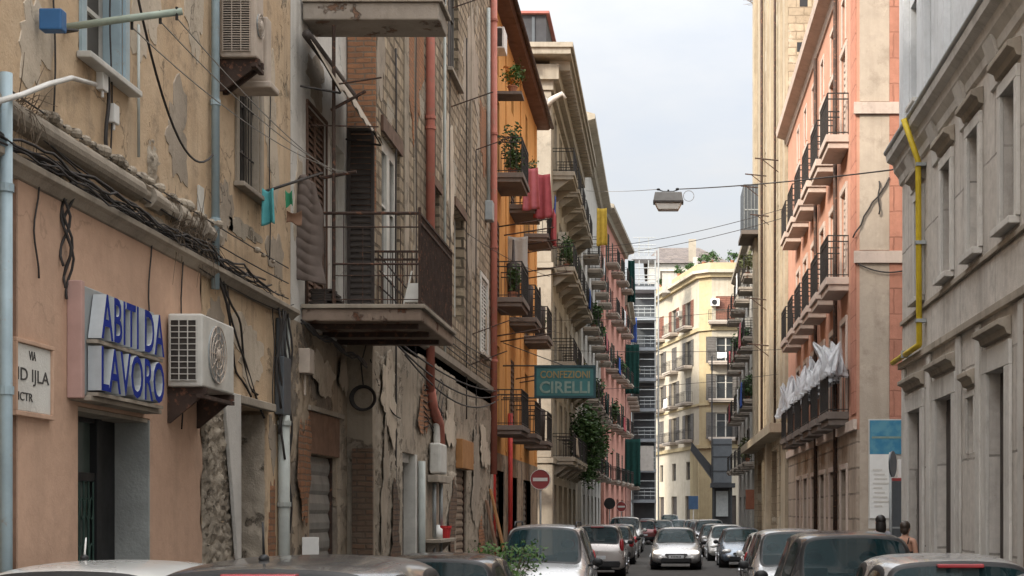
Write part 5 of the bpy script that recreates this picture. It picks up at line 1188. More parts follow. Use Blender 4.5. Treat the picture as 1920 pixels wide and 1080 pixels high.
# poster board on the end wall
NT_ = NT('blue_poster'); n1 = NT_.noise(3, 6); M['posterblue'] = NT_.out(NT_.mix(NT_.ramp(n1, .4, .6), (.035, .17, .29), (.09, .25, .33)), .5)
t = thing('poster_board', 'tall poster board, blue above and white below, on the end wall', 'poster board', (5.15, 37.4, 1.2))
m = MB(); m.box(LE, 4.98, 5.80, 3.40, 4.22, .05, .08); m.build('blue_poster', M['posterblue'], t)
m = MB(); m.box(LE, 4.98, 5.52, 1.85, 3.397, .05, .08); m.build('white_poster', M['whitepaint'], t)
for k in range(9):
    m = MB(); m.box(LE, 5.05 + .02 * (k % 3), 5.28 + .06 * (k % 4), 3.0 - k * .11, 3.04 - k * .11, .081, .085); m.build('printed_line', M['palegrey'], t)
m = MB(); m.box(LE, 5.03, 5.74, 3.78, 3.83, .081, .085); m.build('printed_line', M['signpale'], t)
m = MB(); m.box(LE, 4.95, 5.83, 1.6, 4.25, .031, .049); m.build('backing', M['palegrey'], t)
# ------------------------------------------------------------------ grey stone building
Mf = FRt(4.7); hM = thing('grey_stone_building', 'low grey stone building with hooded doors and yellow gas pipe on the right', 'building', (4.7, 22, 0))
doors = [(28.2, 29.6, 3.9), (25.1, 26.6, 3.92), (21.2, 22.35, 4.0), (17.0, 18.6, 4.0)]; slots = [(23.35, 23.85, 2.9, 3.75)]
wins = [(28.05, 28.75), (25.2, 26.0), (22.95, 23.75), (20.55, 21.4), (18.0, 18.8)]
mo = [opR(a, b, 0, z, .2) for a, b, z in doors] + [opR(*s_, .3) for s_ in slots] + [opR(a, b, 5.92, 7.75, .2) for a, b in wins]
m = MB(); wall(m, Mf, -30.5, -8, 0, 9.0, mo); shell(m, Mf, -30.5, -8, 0, 9.0, 8); m.build('wall', M['greystone'], hM)
def hood(y0, y1, z, o=.26, mat='ledge'):
    m = MB(); m.sweep(Mf, [(.003, z), (.07, z + .02), (.10, z + .10), (o * .8, z + .14), (o * .8, z + .21), (.003, z + .27)], -y1, -y0); m.build('hood_moulding', M[mat], hM, bevel=.008)
for a, b, z in doors:
    o = opR(a, b, 0, z); surround(Mf, o, hM, 'palegrey', .34, .05, name='door_surround'); hood(a - .3, b + .3, z + .40, .24)
    d = MB(); d.box(Mf, -b, -a, 0, z, -.2, -.16); dd = d.build('street_door', M['darkwood'], hM); q = MB(); q.box(Mf, -b + .08, -a - .08, .2, z - .2, -.158, -.14); q.build('door_panel', M['darkwood'], dd)
for s_ in slots:
    sash(Mf, opR(*s_), hM, 'greywood', .2, .05); surround(Mf, opR(*s_), hM, 'palegrey', .10, .04); hood(s_[0] - .15, s_[1] + .15, s_[3] + .16, .2)
for a, b in wins:
    o = opR(a, b, 5.92, 7.75); sash(Mf, o, hM, 'darkwood', .13, .06); surround(Mf, o, hM, 'palegrey', .17, .06); hood(a - .22, b + .22, 8.0, .24); sill(Mf, o, hM, 'palegrey', .16, .10, .14)
for y in (30.15, 27.3, 24.55, 20.2, 23.0, 19.3):
    m = MB(); m.box(Mf, -y - .16, -y + .16, .02, 4.78, .003, .05); m.build('pilaster', M['palegrey'], hM, bevel=.01)
m = MB(); m.box(Mf, -30.52, -8, 4.80, 4.92, .003, .09); m.box(Mf, -30.52, -8, 5.66, 5.74, .003, .05); m.box(Mf, -30.52, -8, .0, .5, .003, .035); m.build('string_course', M['ledge'], hM, bevel=.01)
m = MB(); m.sweep(Mf, [(.003, 8.42), (.05, 8.45), (.07, 8.58), (.16, 8.70), (.18, 8.84), (.30, 8.90), (.32, 9.02), (.003, 9.06)], -30.56, -8)
m.build('cornice', M['palegrey'], hM)
for y in (29.3, 26.9, 24.4, 22.1, 19.7):
    m = MB(); m.prism(Fr(Mf.p(-y, 0, 0), Mf.n), [(.003, 7.98), (.04, 8.0), (.07, 8.38), (.16, 8.66), (.003, 8.66)], -.55, 0); m.build('cornice_bracket', M['palegrey'], hM)
m = MB(); m.tube([Mf.p(-30.6, 9.09, .30), Mf.p(-8, 9.09, .30)], .06, 10); m.build('gutter', M['steel'], hM, True)
m = MB(); m.box(Mf, -20.0, -8.2, 0, 4.7, .003, .06); m.build('warm_stone_facing', M['rustic'], hM)
t = thing('gas_pipe', 'bright yellow gas pipe running down the grey stone building', 'pipe', (4.5, 27.8, 4.8))
m = MB(); m.tube([Mf.p(-27.75, 9.05, .40), Mf.p(-27.75, 8.3, .14), Mf.p(-27.75, 5.0, .12), Mf.p(-27.78, 4.99, .13), Mf.p(-30.9, 4.98, .13)], .055, 10); m.build('pipe', M['yellowpipe'], t, True)
m = MB()
for z in (5.4, 6.8, 8.2): m.box(Mf, -27.83, -27.67, z, z + .06, .004, .19)
m.box(Mf, -29.4, -29.3, 4.925, 5.06, .004, .20); m.build('clip', M['steel'], t)
hN = thing('pale_blue_house', 'tall pale blue grey house rising above the grey stone building', 'building', (4.9, 20, 0))
N = FRt(4.85); no = [opR(29.7, 30.4, 9.95, 11.9, .2), opR(29.7, 30.4, 13.5, 15.4, .2), opR(24.6, 25.4, 13.5, 15.4, .2), opR(20, 20.8, 13.5, 15.4, .2)]
m = MB(); wall(m, N, -31.2, -8, 8.9, 24, no); shell(m, N, -31.2, -8, 8.9, 24, 10); m.build('wall', M['bluewall'], hN)
for o in no: sash(N, o, hN, 'greywood', .14, .06); sill(N, o, hN, 'palegrey', .1, .08)
for y in (31.0, 28.6, 26.6, 23.2, 21.4):
    m = MB(); m.box(N, -y - .1, -y + .45, 9.2, 24, .003, .12); m.build('pilaster', M['bluewall'], hN)

gF = 'laundry on the far balconies'
for F, a, z, w_, hgt, c, ma, lab in (
    (D, 71.7, 9.35, .9, .9, 1.0, 'white', 'white cloth on the second balcony, second floor of the cream palazzo'),
    (D, 79.1, 13.4, 1.0, 1.0, 1.0, 'bluecloth', 'dark blue cloth on the fourth balcony, third floor of the cream palazzo'),
    (D, 68.0, 5.25, .9, .8, 1.0, 'awning', 'beige cloth over the nearest lowest balcony of the cream palazzo'),
    (E, 8, 17.5, 1.0, 1.0, .95, 'white', 'white sheet on a top balcony of the grey house'),
    (E, 13, 13.4, 1.2, 1.1, .95, 'pinkcloth', 'pink cloth on a third floor balcony of the grey house'),
    (E, 13, 9.3, 1.1, 1.0, .95, 'net', 'dark green cloth on a second floor balcony of the grey house'),
    (Fk, 7, 17.5, 1.2, 1.2, .95, 'white', 'white sheet on a fourth floor balcony of the salmon house'),
    (Fk, 2.5, 13.4, 1.2, 1.2, .95, 'bluecloth', 'blue cloth on a third floor balcony of the salmon house'),
    (Fk, 7, 9.3, 1.2, 1.1, .95, 'red', 'red cloth on a second floor balcony of the salmon house'),
    (J, 13, 12.4, 1.2, 1.2, .98, 'awning', 'beige cloth on a middle balcony of the far right house'),
    (J, 18, 15.8, 1.2, 1.2, .98, 'white', 'white sheet on the second top balcony of the far right house'),
    (J, 8, 9.0, 1.2, 1.2, .98, 'red', 'red cloth on a deeper balcony of the far right house'),
    (I1, 9.2, 13.7, 1.6, 1.0, .96, 'white', 'white sheet on the left face of the pale yellow corner block'),
    (I3, 3.9, 13.7, 1.2, 1.0, 1.06, 'teal', 'teal cloth on the right face of the pale yellow corner block')):
    hang('cloth', lab, 'cloth', F, a - w_ / 2, a + w_ / 2, z, z - hgt, c, ma, gF, 3, .05, .1, int(a * 7 + z))
gA = 'air conditioners on the far houses'
for F, a, z, lab in ((D, 70.0, 14.0, 'small white air conditioner on the cream palazzo, third floor'), (E, 5.5, 14.0, 'small white air conditioner on the grey house, third floor'), (E, 10.5, 9.6, 'small white air conditioner on the grey house, second floor'), (J, 20.6, 9.4, 'small white air conditioner on the far right house, second floor'), (J, 15.5, 13.0, 'small white air conditioner on the far right house, third floor'), (I1, 12.2, 21.8, 'small white air conditioner on the left face of the corner block')):
    t = thing('air_conditioner', lab, 'air conditioner', F.p(a, z, .2), gA)
    m = MB(); m.box(F, a - .45, a + .45, z, z + .6, .03, .36); m.build('casing', M['dirtywhite'], t, bevel=.02)
    m = MB(); m.tube([F.p(a - .1, z + .3, .362), F.p(a - .1, z + .3, .38)], .23, 14); m.build('fan', M['acdark'], t)
# ================================================================== CARS
PAINTS = {'white': (.62, .62, .60), 'silver': (.42, .42, .42), 'warmsilver': (.40, .365, .345), 'grey': (.13, .125, .12), 'black': (.018, .018, .02), 'navy': (.03, .045, .075), 'darkgrey': (.06, .06, .065), 'red': (.16, .03, .03), 'bluegrey': (.16, .20, .25), 'paleblue': (.30, .36, .42)}
for k, c in PAINTS.items(): M['car_' + k] = paint(k + '_car_paint', c, .35 if k not in ('white', 'black') else .05)
def car(label, x, y, rotz, colour, H=1.5, W=.86, L=4.0, kind='hatch', group='cars parked along the street', detail=2, rails=False, antenna=None, lamps=False, brake=True, belt=None):
    """front of the car is local +y"""
    h = L / 2; bl = belt or H * .60; bon = bl - (.02 if kind != 'van' else -.02)
    slope = {'hatch': .34, 'mpv': .22, 'van': .12, 'suv': .26, 'sedan': .95}[kind]
    ws = {'hatch': .95, 'mpv': .80, 'van': .75, 'suv': .95, 'sedan': .95}[kind]; wb = ws + {'hatch': .0, 'mpv': .1, 'van': .1, 'suv': 0, 'sedan': 0}[kind]
    fr = h - wb - .12            # base of the windscreen (distance from centre)
    rf = fr - (.72 if kind not in ('suv', 'van') else .58)    # front of the roof
    deck = -h + (.75 if kind == 'sedan' else .07)
    # station: y, half width, bottom, belt height, top height, top half width
    wr = W * (.74 if kind != 'van' else .80)
    S = [(-h, W * .86, .36, bl * .80, bl * .80 + .02, W * .62), (-h + .05, W * .95, .24, bl * .94, bl * .94 + .03, W * .70)]
    if kind == 'sedan': S += [(-h + .35, W, .22, bl, bl + .05, W * .74), (deck, W, .22, bl, bl + .06, W * .74)]
    else: S += [(-h + .10, W * .97, .22, bl, bl + .05, W * .76)]
    rr_ = deck + slope
    S += [(rr_, W, .20, bl, H - .045, wr), (rr_ + .35, W, .20, bl, H - .01, wr)]
    mid = (rr_ + .35 + rf) / 2 - .1
    S += [(mid - .05, W, .20, bl, H, wr), (mid + .05, W, .20, bl, H, wr), (rf - .18, W, .20, bl, H - .015, wr), (rf, W, .20, bl, H - .05, wr * .97)]
    S += [(fr, W, .20, bl, bon + .06, W * .80), (fr + .35, W, .20, bon - .02, bon + .02, W * .74), (h - .32, W * .97, .22, bon - .12, bon - .07, W * .68), (h - .10, W * .90, .24, bon - .27, bon - .22, W * .62), (h, W * .78, .34, bon - .42, bon - .38, W * .54)]
    bm = bmesh.new(); rings = []
    for (yy, w, zb, zbl, zt, wt) in S:
        cab = zt - zbl > .25
        half = [(w * .80, zb), (w * .98, zb + .10), (w * 1.0, zb + (zbl - zb) * .55), (w * .975, zbl - .02)]
        half += [(wt + .005, zt - .075 if cab else zt - .012), (wt * .80, zt - .005), (wt * .42, zt + .012)]
        ring = [bm.verts.new((a, yy, b)) for a, b in half] + [bm.verts.new((0, yy, zt + .02))] + [bm.verts.new((-a, yy, b)) for a, b in half[::-1]]
        rings.append(ring)
    n = len(rings[0]); cl = bm.edges.layers.float.new('crease_edge')
    mi_side = {}
    for i in range(len(S) - 1):
        c0 = S[i][4] - S[i][3] > .25; c1 = S[i + 1][4] - S[i + 1][3] > .25
        for j in range(n):
            f = bm.faces.new((rings[i][j], rings[i][(j + 1) % n], rings[i + 1][(j + 1) % n], rings[i + 1][j])); f.material_index = 0; f.smooth = True
            if j == n - 1: f.material_index = 2
            side = j in (3, n - 5); top = 4 <= j <= n - 6
            if side and c0 and c1 and not (abs(S[i][0] - (mid - .05)) < .01): f.material_index = 1; f[ 'x' ] if False else None
            if top and c0 != c1: f.material_index = 1 if c0 else 3      # 1 front screen, 3 rear screen
            if side and c0 and c1 and f.material_index == 1: f.material_index = 4
    if kind == 'van':
        for f in bm.faces:
            if f.material_index == 4 and f.calc_center_median().y < mid - .1: f.material_index = 0
    for ring in (rings[0], rings[-1]):
        k = n // 2
        for j in range(k - 1):
            q = (ring[j], ring[j + 1], ring[n - 2 - j], ring[n - 1 - j])
            if len(set(q)) == 4: bm.faces.new(q).smooth = True
        if True:
            try: bm.faces.new((ring[k - 1], ring[k], ring[k + 1])).smooth = True
            except Exception: pass
    bmesh.ops.recalc_face_normals(bm, faces=bm.faces)
    for mi in (1, 3, 4):
        fs = [f for f in bm.faces if f.material_index == mi]
        if not fs: continue
        r = bmesh.ops.inset_region(bm, faces=fs, thickness=.032, depth=-.004, use_even_offset=True)
        for f in r['faces']: f.material_index = 2 if mi != 4 else 2
        gl = set(f for f in bm.faces if f.material_index == mi)
        for f in gl:
            for e in f.edges:
                if any(g not in gl for g in e.link_faces): e[cl] = .75
    for e in bm.edges:
        zs_ = [v.co.z for v in e.verts]
        if max(zs_) < .34: e[cl] = .6
    me = bpy.data.meshes.new('body'); bm.to_mesh(me); bm.free()
    tmp = bpy.data.objects.new('body_tmp', me); COL.objects.link(tmp)
    s = tmp.modifiers.new('s', 'SUBSURF'); s.levels = detail; s.render_levels = detail
    bpy.context.view_layer.update()
    em = tmp.evaluated_get(bpy.context.evaluated_depsgraph_get()).to_mesh()
    V = [v.co.copy() for v in em.vertices]; PF = [(tuple(p.vertices), p.material_index, p.center.copy()) for p in em.polygons]
    bpy.data.objects.remove(tmp)
    root = thing('parked_car' if group else 'car', label, 'car', (0, 0, 0), group)
    def sub(name, mats, sel, mf=None):
        idx = {}; vs = []; fs = []; ms = []
        for f, mi, c in PF:
            if not sel(mi, c): continue
            ff = []
            for k in f:
                if k not in idx: idx[k] = len(vs); vs.append(V[k])
                ff.append(idx[k])
            fs.append(ff); ms.append(mf(mi) if mf else 0)
        if not fs: return None
        mm = bpy.data.meshes.new(name); mm.from_pydata(vs, [], fs)
        for q in mats: mm.materials.append(q)
        mm.polygons.foreach_set('material_index', ms); mm.polygons.foreach_set('use_smooth', [True] * len(fs))
        o = bpy.data.objects.new(name, mm); COL.objects.link(o); o.parent = root; ORG[o] = Vector((0, 0, 0)); return o
    body = sub('body', [M['car_' + colour], M['black']], lambda mi, c: mi in (0, 2), lambda mi: 1 if mi == 2 else 0)
    sub('windscreen', [M['carglass']], lambda mi, c: mi == 1); sub('rear_window', [M['carglass']], lambda mi, c: mi == 3)
    sub('side_window', [M['carglass']], lambda mi, c: mi == 4 and c.x > 0); sub('side_window', [M['carglass']], lambda mi, c: mi == 4 and c.x < 0)
    # bumpers, lights, plates, mirrors
    b = MB()
    b.prism(Fr((0, -h - .015, .30), (1, 0, 0)), [(-W * .80, 0), (W * .80, 0), (W * .84, .12), (W * .80, .2), (-W * .80, .2), (-W * .84, .12)], -.22, 0.0); b.build('bumper', M['black'], root, bevel=.03)
    b = MB(); b.prism(Fr((0, h - .02, .26), (1, 0, 0)), [(-W * .62, 0), (W * .62, 0), (W * .58, .16), (-W * .58, .16)], -.05, .10); b.build('lower_grille', M['black'], root, bevel=.02)
    b = MB(); b.box(Fr((0, h + .045, .62), (-1, 0, 0)), -.26, .26, -.05, .06, -.1, .004); b.build('number_plate', M['plate'], root, bevel=.004) if False else None
    g = MB(); g.prism(Fr((0, h - .045, bon - .36), (-1, 0, 0)), [(-.40, .04), (-.28, -.07), (.28, -.07), (.40, .04), (.36, .08), (-.36, .08)], -.08, .05); gg = g.build('grille', M['black'], root, bevel=.012)
    g = MB(); g.prism(Fr((0, h + .006, bon - .36), (-1, 0, 0)), [(-.36, .0), (-.06, -.035), (.06, -.035), (.36, .0), (.36, .022), (.06, -.008), (-.06, -.008), (-.36, .022)], 0, .012); g.ell((0, h + .018, bon - .37), .05, .015, .05, 10, 6); g.build('chrome_bar', M['steel'], gg)
    g = MB(); g.box(Fr((0, h, .46), (-1, 0, 0)), -.26, .26, -.055, .055, .005, .03); g.build('number_plate', M['plate'], root, bevel=.004)
    g = MB()
    for q in range(7): g.box(Fr((0, h, .46), (-1, 0, 0)), -.17 + q * .05, -.14 + q * .05, -.03, .03, .0305, .033)
    g.build('plate_marks', M['ink'], root)
    g = MB(); g.box(Fr((0, -h, .60), (1, 0, 0)), -.26, .26, -.055, .055, .0, .028); g.build('number_plate', M['plate'], root, bevel=.004)
    for s_ in (-1, 1):
        q = MB(); q.ell((s_ * W * .70, h - .20, bon - .235), .19, .17, .085, 14, 9); hl = q.build('headlight', M['litlamp'] if lamps else M['headlamp'], root, True)
        q = MB(); q.ell((s_ * W * .62, h - .035, .42), .09, .05, .06, 10, 7); q.build('fog_lamp', M['headlamp'], root, True)
        q = MB()
        if kind == 'sedan': q.ell((s_ * W * .74, -h + .10, bl - .12), .17, .10, .085, 12, 8)
        elif kind in ('van', 'mpv'): q.ell((s_ * W * .87, -h + .12, bl - .02), .075, .10, .24, 10, 9)
        else: q.ell((s_ * W * .83, -h + .10, bl - .10), .11, .11, .17, 12, 8)
        q.build('tail_light', M['taillamp'], root, True)
        q = MB(); q.ell((s_ * (W + .10), fr - .28, bl + .06), .10, .06, .075, 12, 8); q.tube([(s_ * W * .93, fr - .26, bl + .0), (s_ * (W + .08), fr - .28, bl + .03)], .022, 6); q.build('wing_mirror', M['black'] if colour not in ('white', 'black') else M['car_' + colour], root, True)
        for yy in (-h + .74, h - .80):
            q = MB(); ro, wi = .315, .2; xc = s_ * (W - .105)
            q.tube([(xc - s_ * wi / 2, yy, ro), (xc - s_ * wi / 2 * .9, yy, ro), (xc + s_ * wi / 2 * .9, yy, ro), (xc + s_ * wi / 2 + s_ * .012, yy, ro)], [ro * .93, ro, ro, ro * .9], 22); w_ = q.build('wheel', M['rubber'], root, True)
            q = MB(); xo = xc + s_ * (wi / 2 + .014); q.tube([(xo, yy, ro), (xo + s_ * .012, yy, ro)], [ro * .66, ro * .60], 18)
            for k in range(7):
                a = k * .8976; q.tube([(xo + s_ * .014, yy, ro), (xo + s_ * .018, yy + ro * .62 * math.cos(a), ro + ro * .62 * math.sin(a))], .028, 5)
            q.build('rim', M['alloy'], w_)
            q = MB(); q.tube([(s_ * (W * .6), yy, ro + .03), (s_ * (W * 1.006), yy, ro + .03)], ro * 1.17, 24); q.build('wheel_arch', M['black'], root)
        for yy in (mid - .25, rr_ + .15):
            q = MB(); q.ell((s_ * W * .995, yy, bl - .13), .02, .09, .018, 8, 6); q.build('door_handle', M['black'], root, True)
    if brake and kind != 'sedan':
        q = MB(); q.box(Fr((0, deck + slope - .05, H - .07), (1, 0, 0)), -.2, .2, -.014, .02, -.05, .035); q.build('brake_light', M['taillamp'], root, bevel=.008)
    for s_ in (-1, 1):
        q = MB(); q.hexa([Vector(v_) for v_ in ((s_ * .36 - .2, fr - 1.35, .45), (s_ * .36 + .2, fr - 1.35, .45), (s_ * .36 + .2, fr - .85, .45), (s_ * .36 - .2, fr - .85, .45), (s_ * .36 - .18, fr - 1.52, H * .72), (s_ * .36 + .18, fr - 1.52, H * .72), (s_ * .36 + .18, fr - 1.40, H * .72), (s_ * .36 - .18, fr - 1.40, H * .72))])
        q.ell((s_ * .36, fr - 1.50, H * .80), .13, .05, .085, 10, 7); q.build('seat', M['black'], root, bevel=.02)
    q = MB(); q.wbox(-W * .7, W * .7, deck + .55, deck + .75, .4, H * .66); q.build('rear_seat', M['black'], root, bevel=.04)
    q = MB(); q.wbox(-W * .72, W * .72, fr - .55, fr - .1, bl - .25, bl - .02); q.build('dashboard', M['black'], root, bevel=.03)
    q = MB(); q.wbox(-W * .85, W * .85, -h + .4, h - .9, .30, .36); q.build('floor', M['black'], root)
    if rails:
        for s_ in (-1, 1):
            q = MB(); x_ = s_ * wr * .86; q.tube([(x_, rr_ + .25, H - .02), (x_, rr_ + .4, H + .055), (x_, rf - .35, H + .055), (x_, rf - .2, H - .02)], .018, 6); q.build('roof_rail', M['black'], root, True)
    if antenna:
        ax, ay, ah, am = antenna; q = MB(); q.ell((ax, ay, H + .015), .03, .05, .025, 10, 6); an = q.build('antenna', M['black'], root, True); q = MB(); q.tube([(ax, ay, H + .02), (ax, ay - .03, H + .02 + ah)], [.009, .006], 6); q.build('mast', M[am], an, True)
    q = MB(); q.tube([(0, fr - .05, bon + .075), (-.45, fr - .10, bon + .10)], .009, 4); q.tube([(.42, fr - .05, bon + .075), (-.05, fr - .10, bon + .11)], .009, 4); q.build('wiper', M['black'], root)
    root.location = (x, y, 0.003); root.rotation_euler = (0, 0, rotz)
    return root
PI = math.pi
gL, gR = 'cars parked along the left kerb', 'cars parked along the right kerb'
wv = car('dirty white car nearest on the left, parked against the peach wall, pale stub antenna', -4.02, 10.6, PI, 'white', 1.50, .84, 4.0, 'hatch', gL, antenna=(.42, -1.25, .15, 'whitepaint')); wv.location.z = .133
car('grey people carrier second on the left, dark antenna and red brake light', -2.13, 10.0, 0, 'grey', 1.72, .86, 4.2, 'mpv', gL, antenna=(-.12, -1.3, .2, 'black'))
car('black hatchback third along the left kerb, before the leafy plant', -2.5, 18.3, 0, 'black', 1.52, .86, 4.0, 'hatch', gL, brake=False)
car('silver boxy van with roof rails and leaves over its left front side', -2.14, 28.0, PI, 'silver', 1.76, .87, 4.1, 'mpv', gL, rails=True)
car('warm silver people carrier parked just beyond the silver van with roof rails', -2.05, 49.5, 0, 'warmsilver', 1.60, .86, 4.2, 'mpv', gL)
car('dark silver hatchback between the warm silver people carrier and the white van', -1.95, 60.5, 0, 'grey', 1.48, .84, 4.0, 'hatch', gL)
car('white van far down the left side of the street', -1.95, 78, PI, 'white', 1.75, .88, 4.4, 'van', gL)
car('dark red car farthest on the left side of the street', -1.25, 96, 0, 'red', 1.5, .85, 4.0, 'hatch', gL)
car('silver car with lit headlamps driving towards the camera mid street', .42, 55, PI, 'silver', 1.44, .87, 3.9, 'hatch', None, 2, lamps=True)
car('small black car behind the oncoming silver car', -.1, 104, PI, 'black', 1.45, .84, 4.0, 'hatch', 'far cars at the end of the street', 1)
car('dark grey car just right of the small black far car', 1.05, 110, PI, 'darkgrey', 1.45, .84, 4.0, 'sedan', 'far cars at the end of the street', 1)
car('pale far car left of the small black far car', -1.3, 118, PI, 'paleblue', 1.5, .84, 4.0, 'hatch', 'far cars at the end of the street', 1)
car('dark blue car cut off at the lower right corner', 2.66, 9.0, 0, 'navy', 1.68, .87, 4.0, 'suv', gR)
car('silver hatchback with long red brake light nearest on the right', 2.55, 15.0, 0, 'silver', 1.60, .86, 4.1, 'hatch', gR)
car('dark grey off roader with pale blue rear window second on the right', 2.36, 21.0, 0, 'darkgrey', 1.74, .89, 4.3, 'suv', gR, brake=False)
car('pale silver people carrier in front of the dark off roader on the right', 2.36, 28.0, PI, 'silver', 1.68, .86, 4.2, 'mpv', gR)
car('small white hatchback between the pale silver people carrier and the pale blue grey hatchback', 2.88, 40, PI, 'white', 1.48, .85, 3.9, 'hatch', gR)
car('pale blue grey hatchback facing the camera on the right', 2.85, 57, PI, 'bluegrey', 1.42, .86, 4.0, 'hatch', gR)
car('white hatchback half hidden behind the pale blue grey one', 2.62, 64.5, PI, 'white', 1.46, .84, 3.9, 'hatch', gR)
car('dark car between the half hidden white hatchback and the silver estate', 2.4, 70.5, PI, 'darkgrey', 1.46, .84, 3.7, 'hatch', gR)
car('silver car just before the white van on the left', -1.95, 69, 0, 'silver', 1.46, .84, 3.9, 'hatch', gL)
car('silver estate with long pale roof far on the right', 2.3, 78.5, PI, 'silver', 1.62, .88, 4.4, 'mpv', gR)
car('dark hatchback at the far end of the right row', 2.1, 92, PI, 'navy', 1.46, .84, 3.9, 'hatch', gR, 1)
car('silver hatchback behind the white van far down the left row', -2.0, 87.5, 0, 'silver', 1.48, .84, 4.0, 'hatch', gL, 1)
car('pale blue car between the silver estate and the dark far hatchback on the right', 2.25, 85.5, PI, 'paleblue', 1.46, .84, 3.9, 'hatch', gR, 1)
car('white car behind the dark far hatchback on the right', 1.95, 99, PI, 'white', 1.5, .84, 4.0, 'hatch', gR, 1)
car('grey far car behind the red one at the end of the left row', -1.2, 108, 0, 'darkgrey', 1.5, .84, 4.0, 'hatch', 'far cars at the end of the street', 1)
car('silver far van in the middle of the street end', .45, 124, PI, 'silver', 1.8, .86, 4.3, 'mpv', 'far cars at the end of the street', 1)
# leafy plant between the left cars
t = thing('leafy_plant', 'arching leafy green plant in a pot between the black car and the silver van', 'plant', (-2.36, 23.3, 0))
p = MB(); p.tube([(-2.36, 23.3, .003), (-2.36, 23.3, .42), (-2.36, 23.3, .44), (-2.36, 23.3, .52)], [.22, .29, .33, .33], 14); p.build('pot', M['terracotta'], t)
s_ = MB(); l = MB(); rr = random.Random(77)
for k in range(34):
    a = rr.uniform(0, 6.28); ln = rr.uniform(.35, .62); top = rr.uniform(.55, 1.02)
    b = Vector((-2.36, 23.3, .5)); d_ = Vector((math.cos(a), math.sin(a), 0))
    pts = [b + d_ * ln * tt * .9 + Z * (top * math.sin(tt * 2.0)) for tt in [i / 9 for i in range(10)]]
    s_.tube(pts, [.011 * (1 - .8 * i / 9) for i in range(10)], 4)
    for i in range(2, 10):
        for q in range(5):
            c = pts[i] + Vector((rr.gauss(0, .05), rr.gauss(0, .05), rr.gauss(0, .05))); w = Vector((rr.gauss(0, 1), rr.gauss(0, 1), rr.gauss(-.4, .6))).normalized() * rr.uniform(.05, .10); e = w.orthogonal().normalized() * .018
            l.face([c, c + w * .5 + e, c + w, c + w * .5 - e])
s_.build('stem', M['twig'], t); l.build('foliage', M['leafbright'], t, recalc=False)

# ================================================================== PEOPLE
def skin_mesh(chains, sub=2):
    """chains: list of lists of (pos, radius) sharing joints by position; one continuous surface"""
    vs = []; rs = []; es = []; idx = {}
    for ch in chains:
        prev = None
        for p, r in ch:
            k = tuple(round(c, 4) for c in p)
            if k not in idx: idx[k] = len(vs); vs.append(Vector(p)); rs.append(r)
            if prev is not None and prev != idx[k]: es.append((prev, idx[k]))
            prev = idx[k]
    me = bpy.data.meshes.new('tmp'); me.from_pydata(vs, es, [])
    o = bpy.data.objects.new('tmp', me); COL.objects.link(o)
    o.modifiers.new('k', 'SKIN'); s = o.modifiers.new('s', 'SUBSURF'); s.levels = sub; s.render_levels = sub
    for i, r in enumerate(rs):
        d = me.skin_vertices[0].data[i]; d.radius = r if isinstance(r, tuple) else (r, r); d.use_root = (i == 0)
    bpy.context.view_layer.update()
    e = o.evaluated_get(bpy.context.evaluated_depsgraph_get()).to_mesh()
    mb = MB(); mb.v = [v.co.copy() for v in e.vertices]; mb.f = [tuple(p.vertices) for p in e.polygons]; mb.mi = [0] * len(mb.f)
    bpy.data.objects.remove(o); return mb
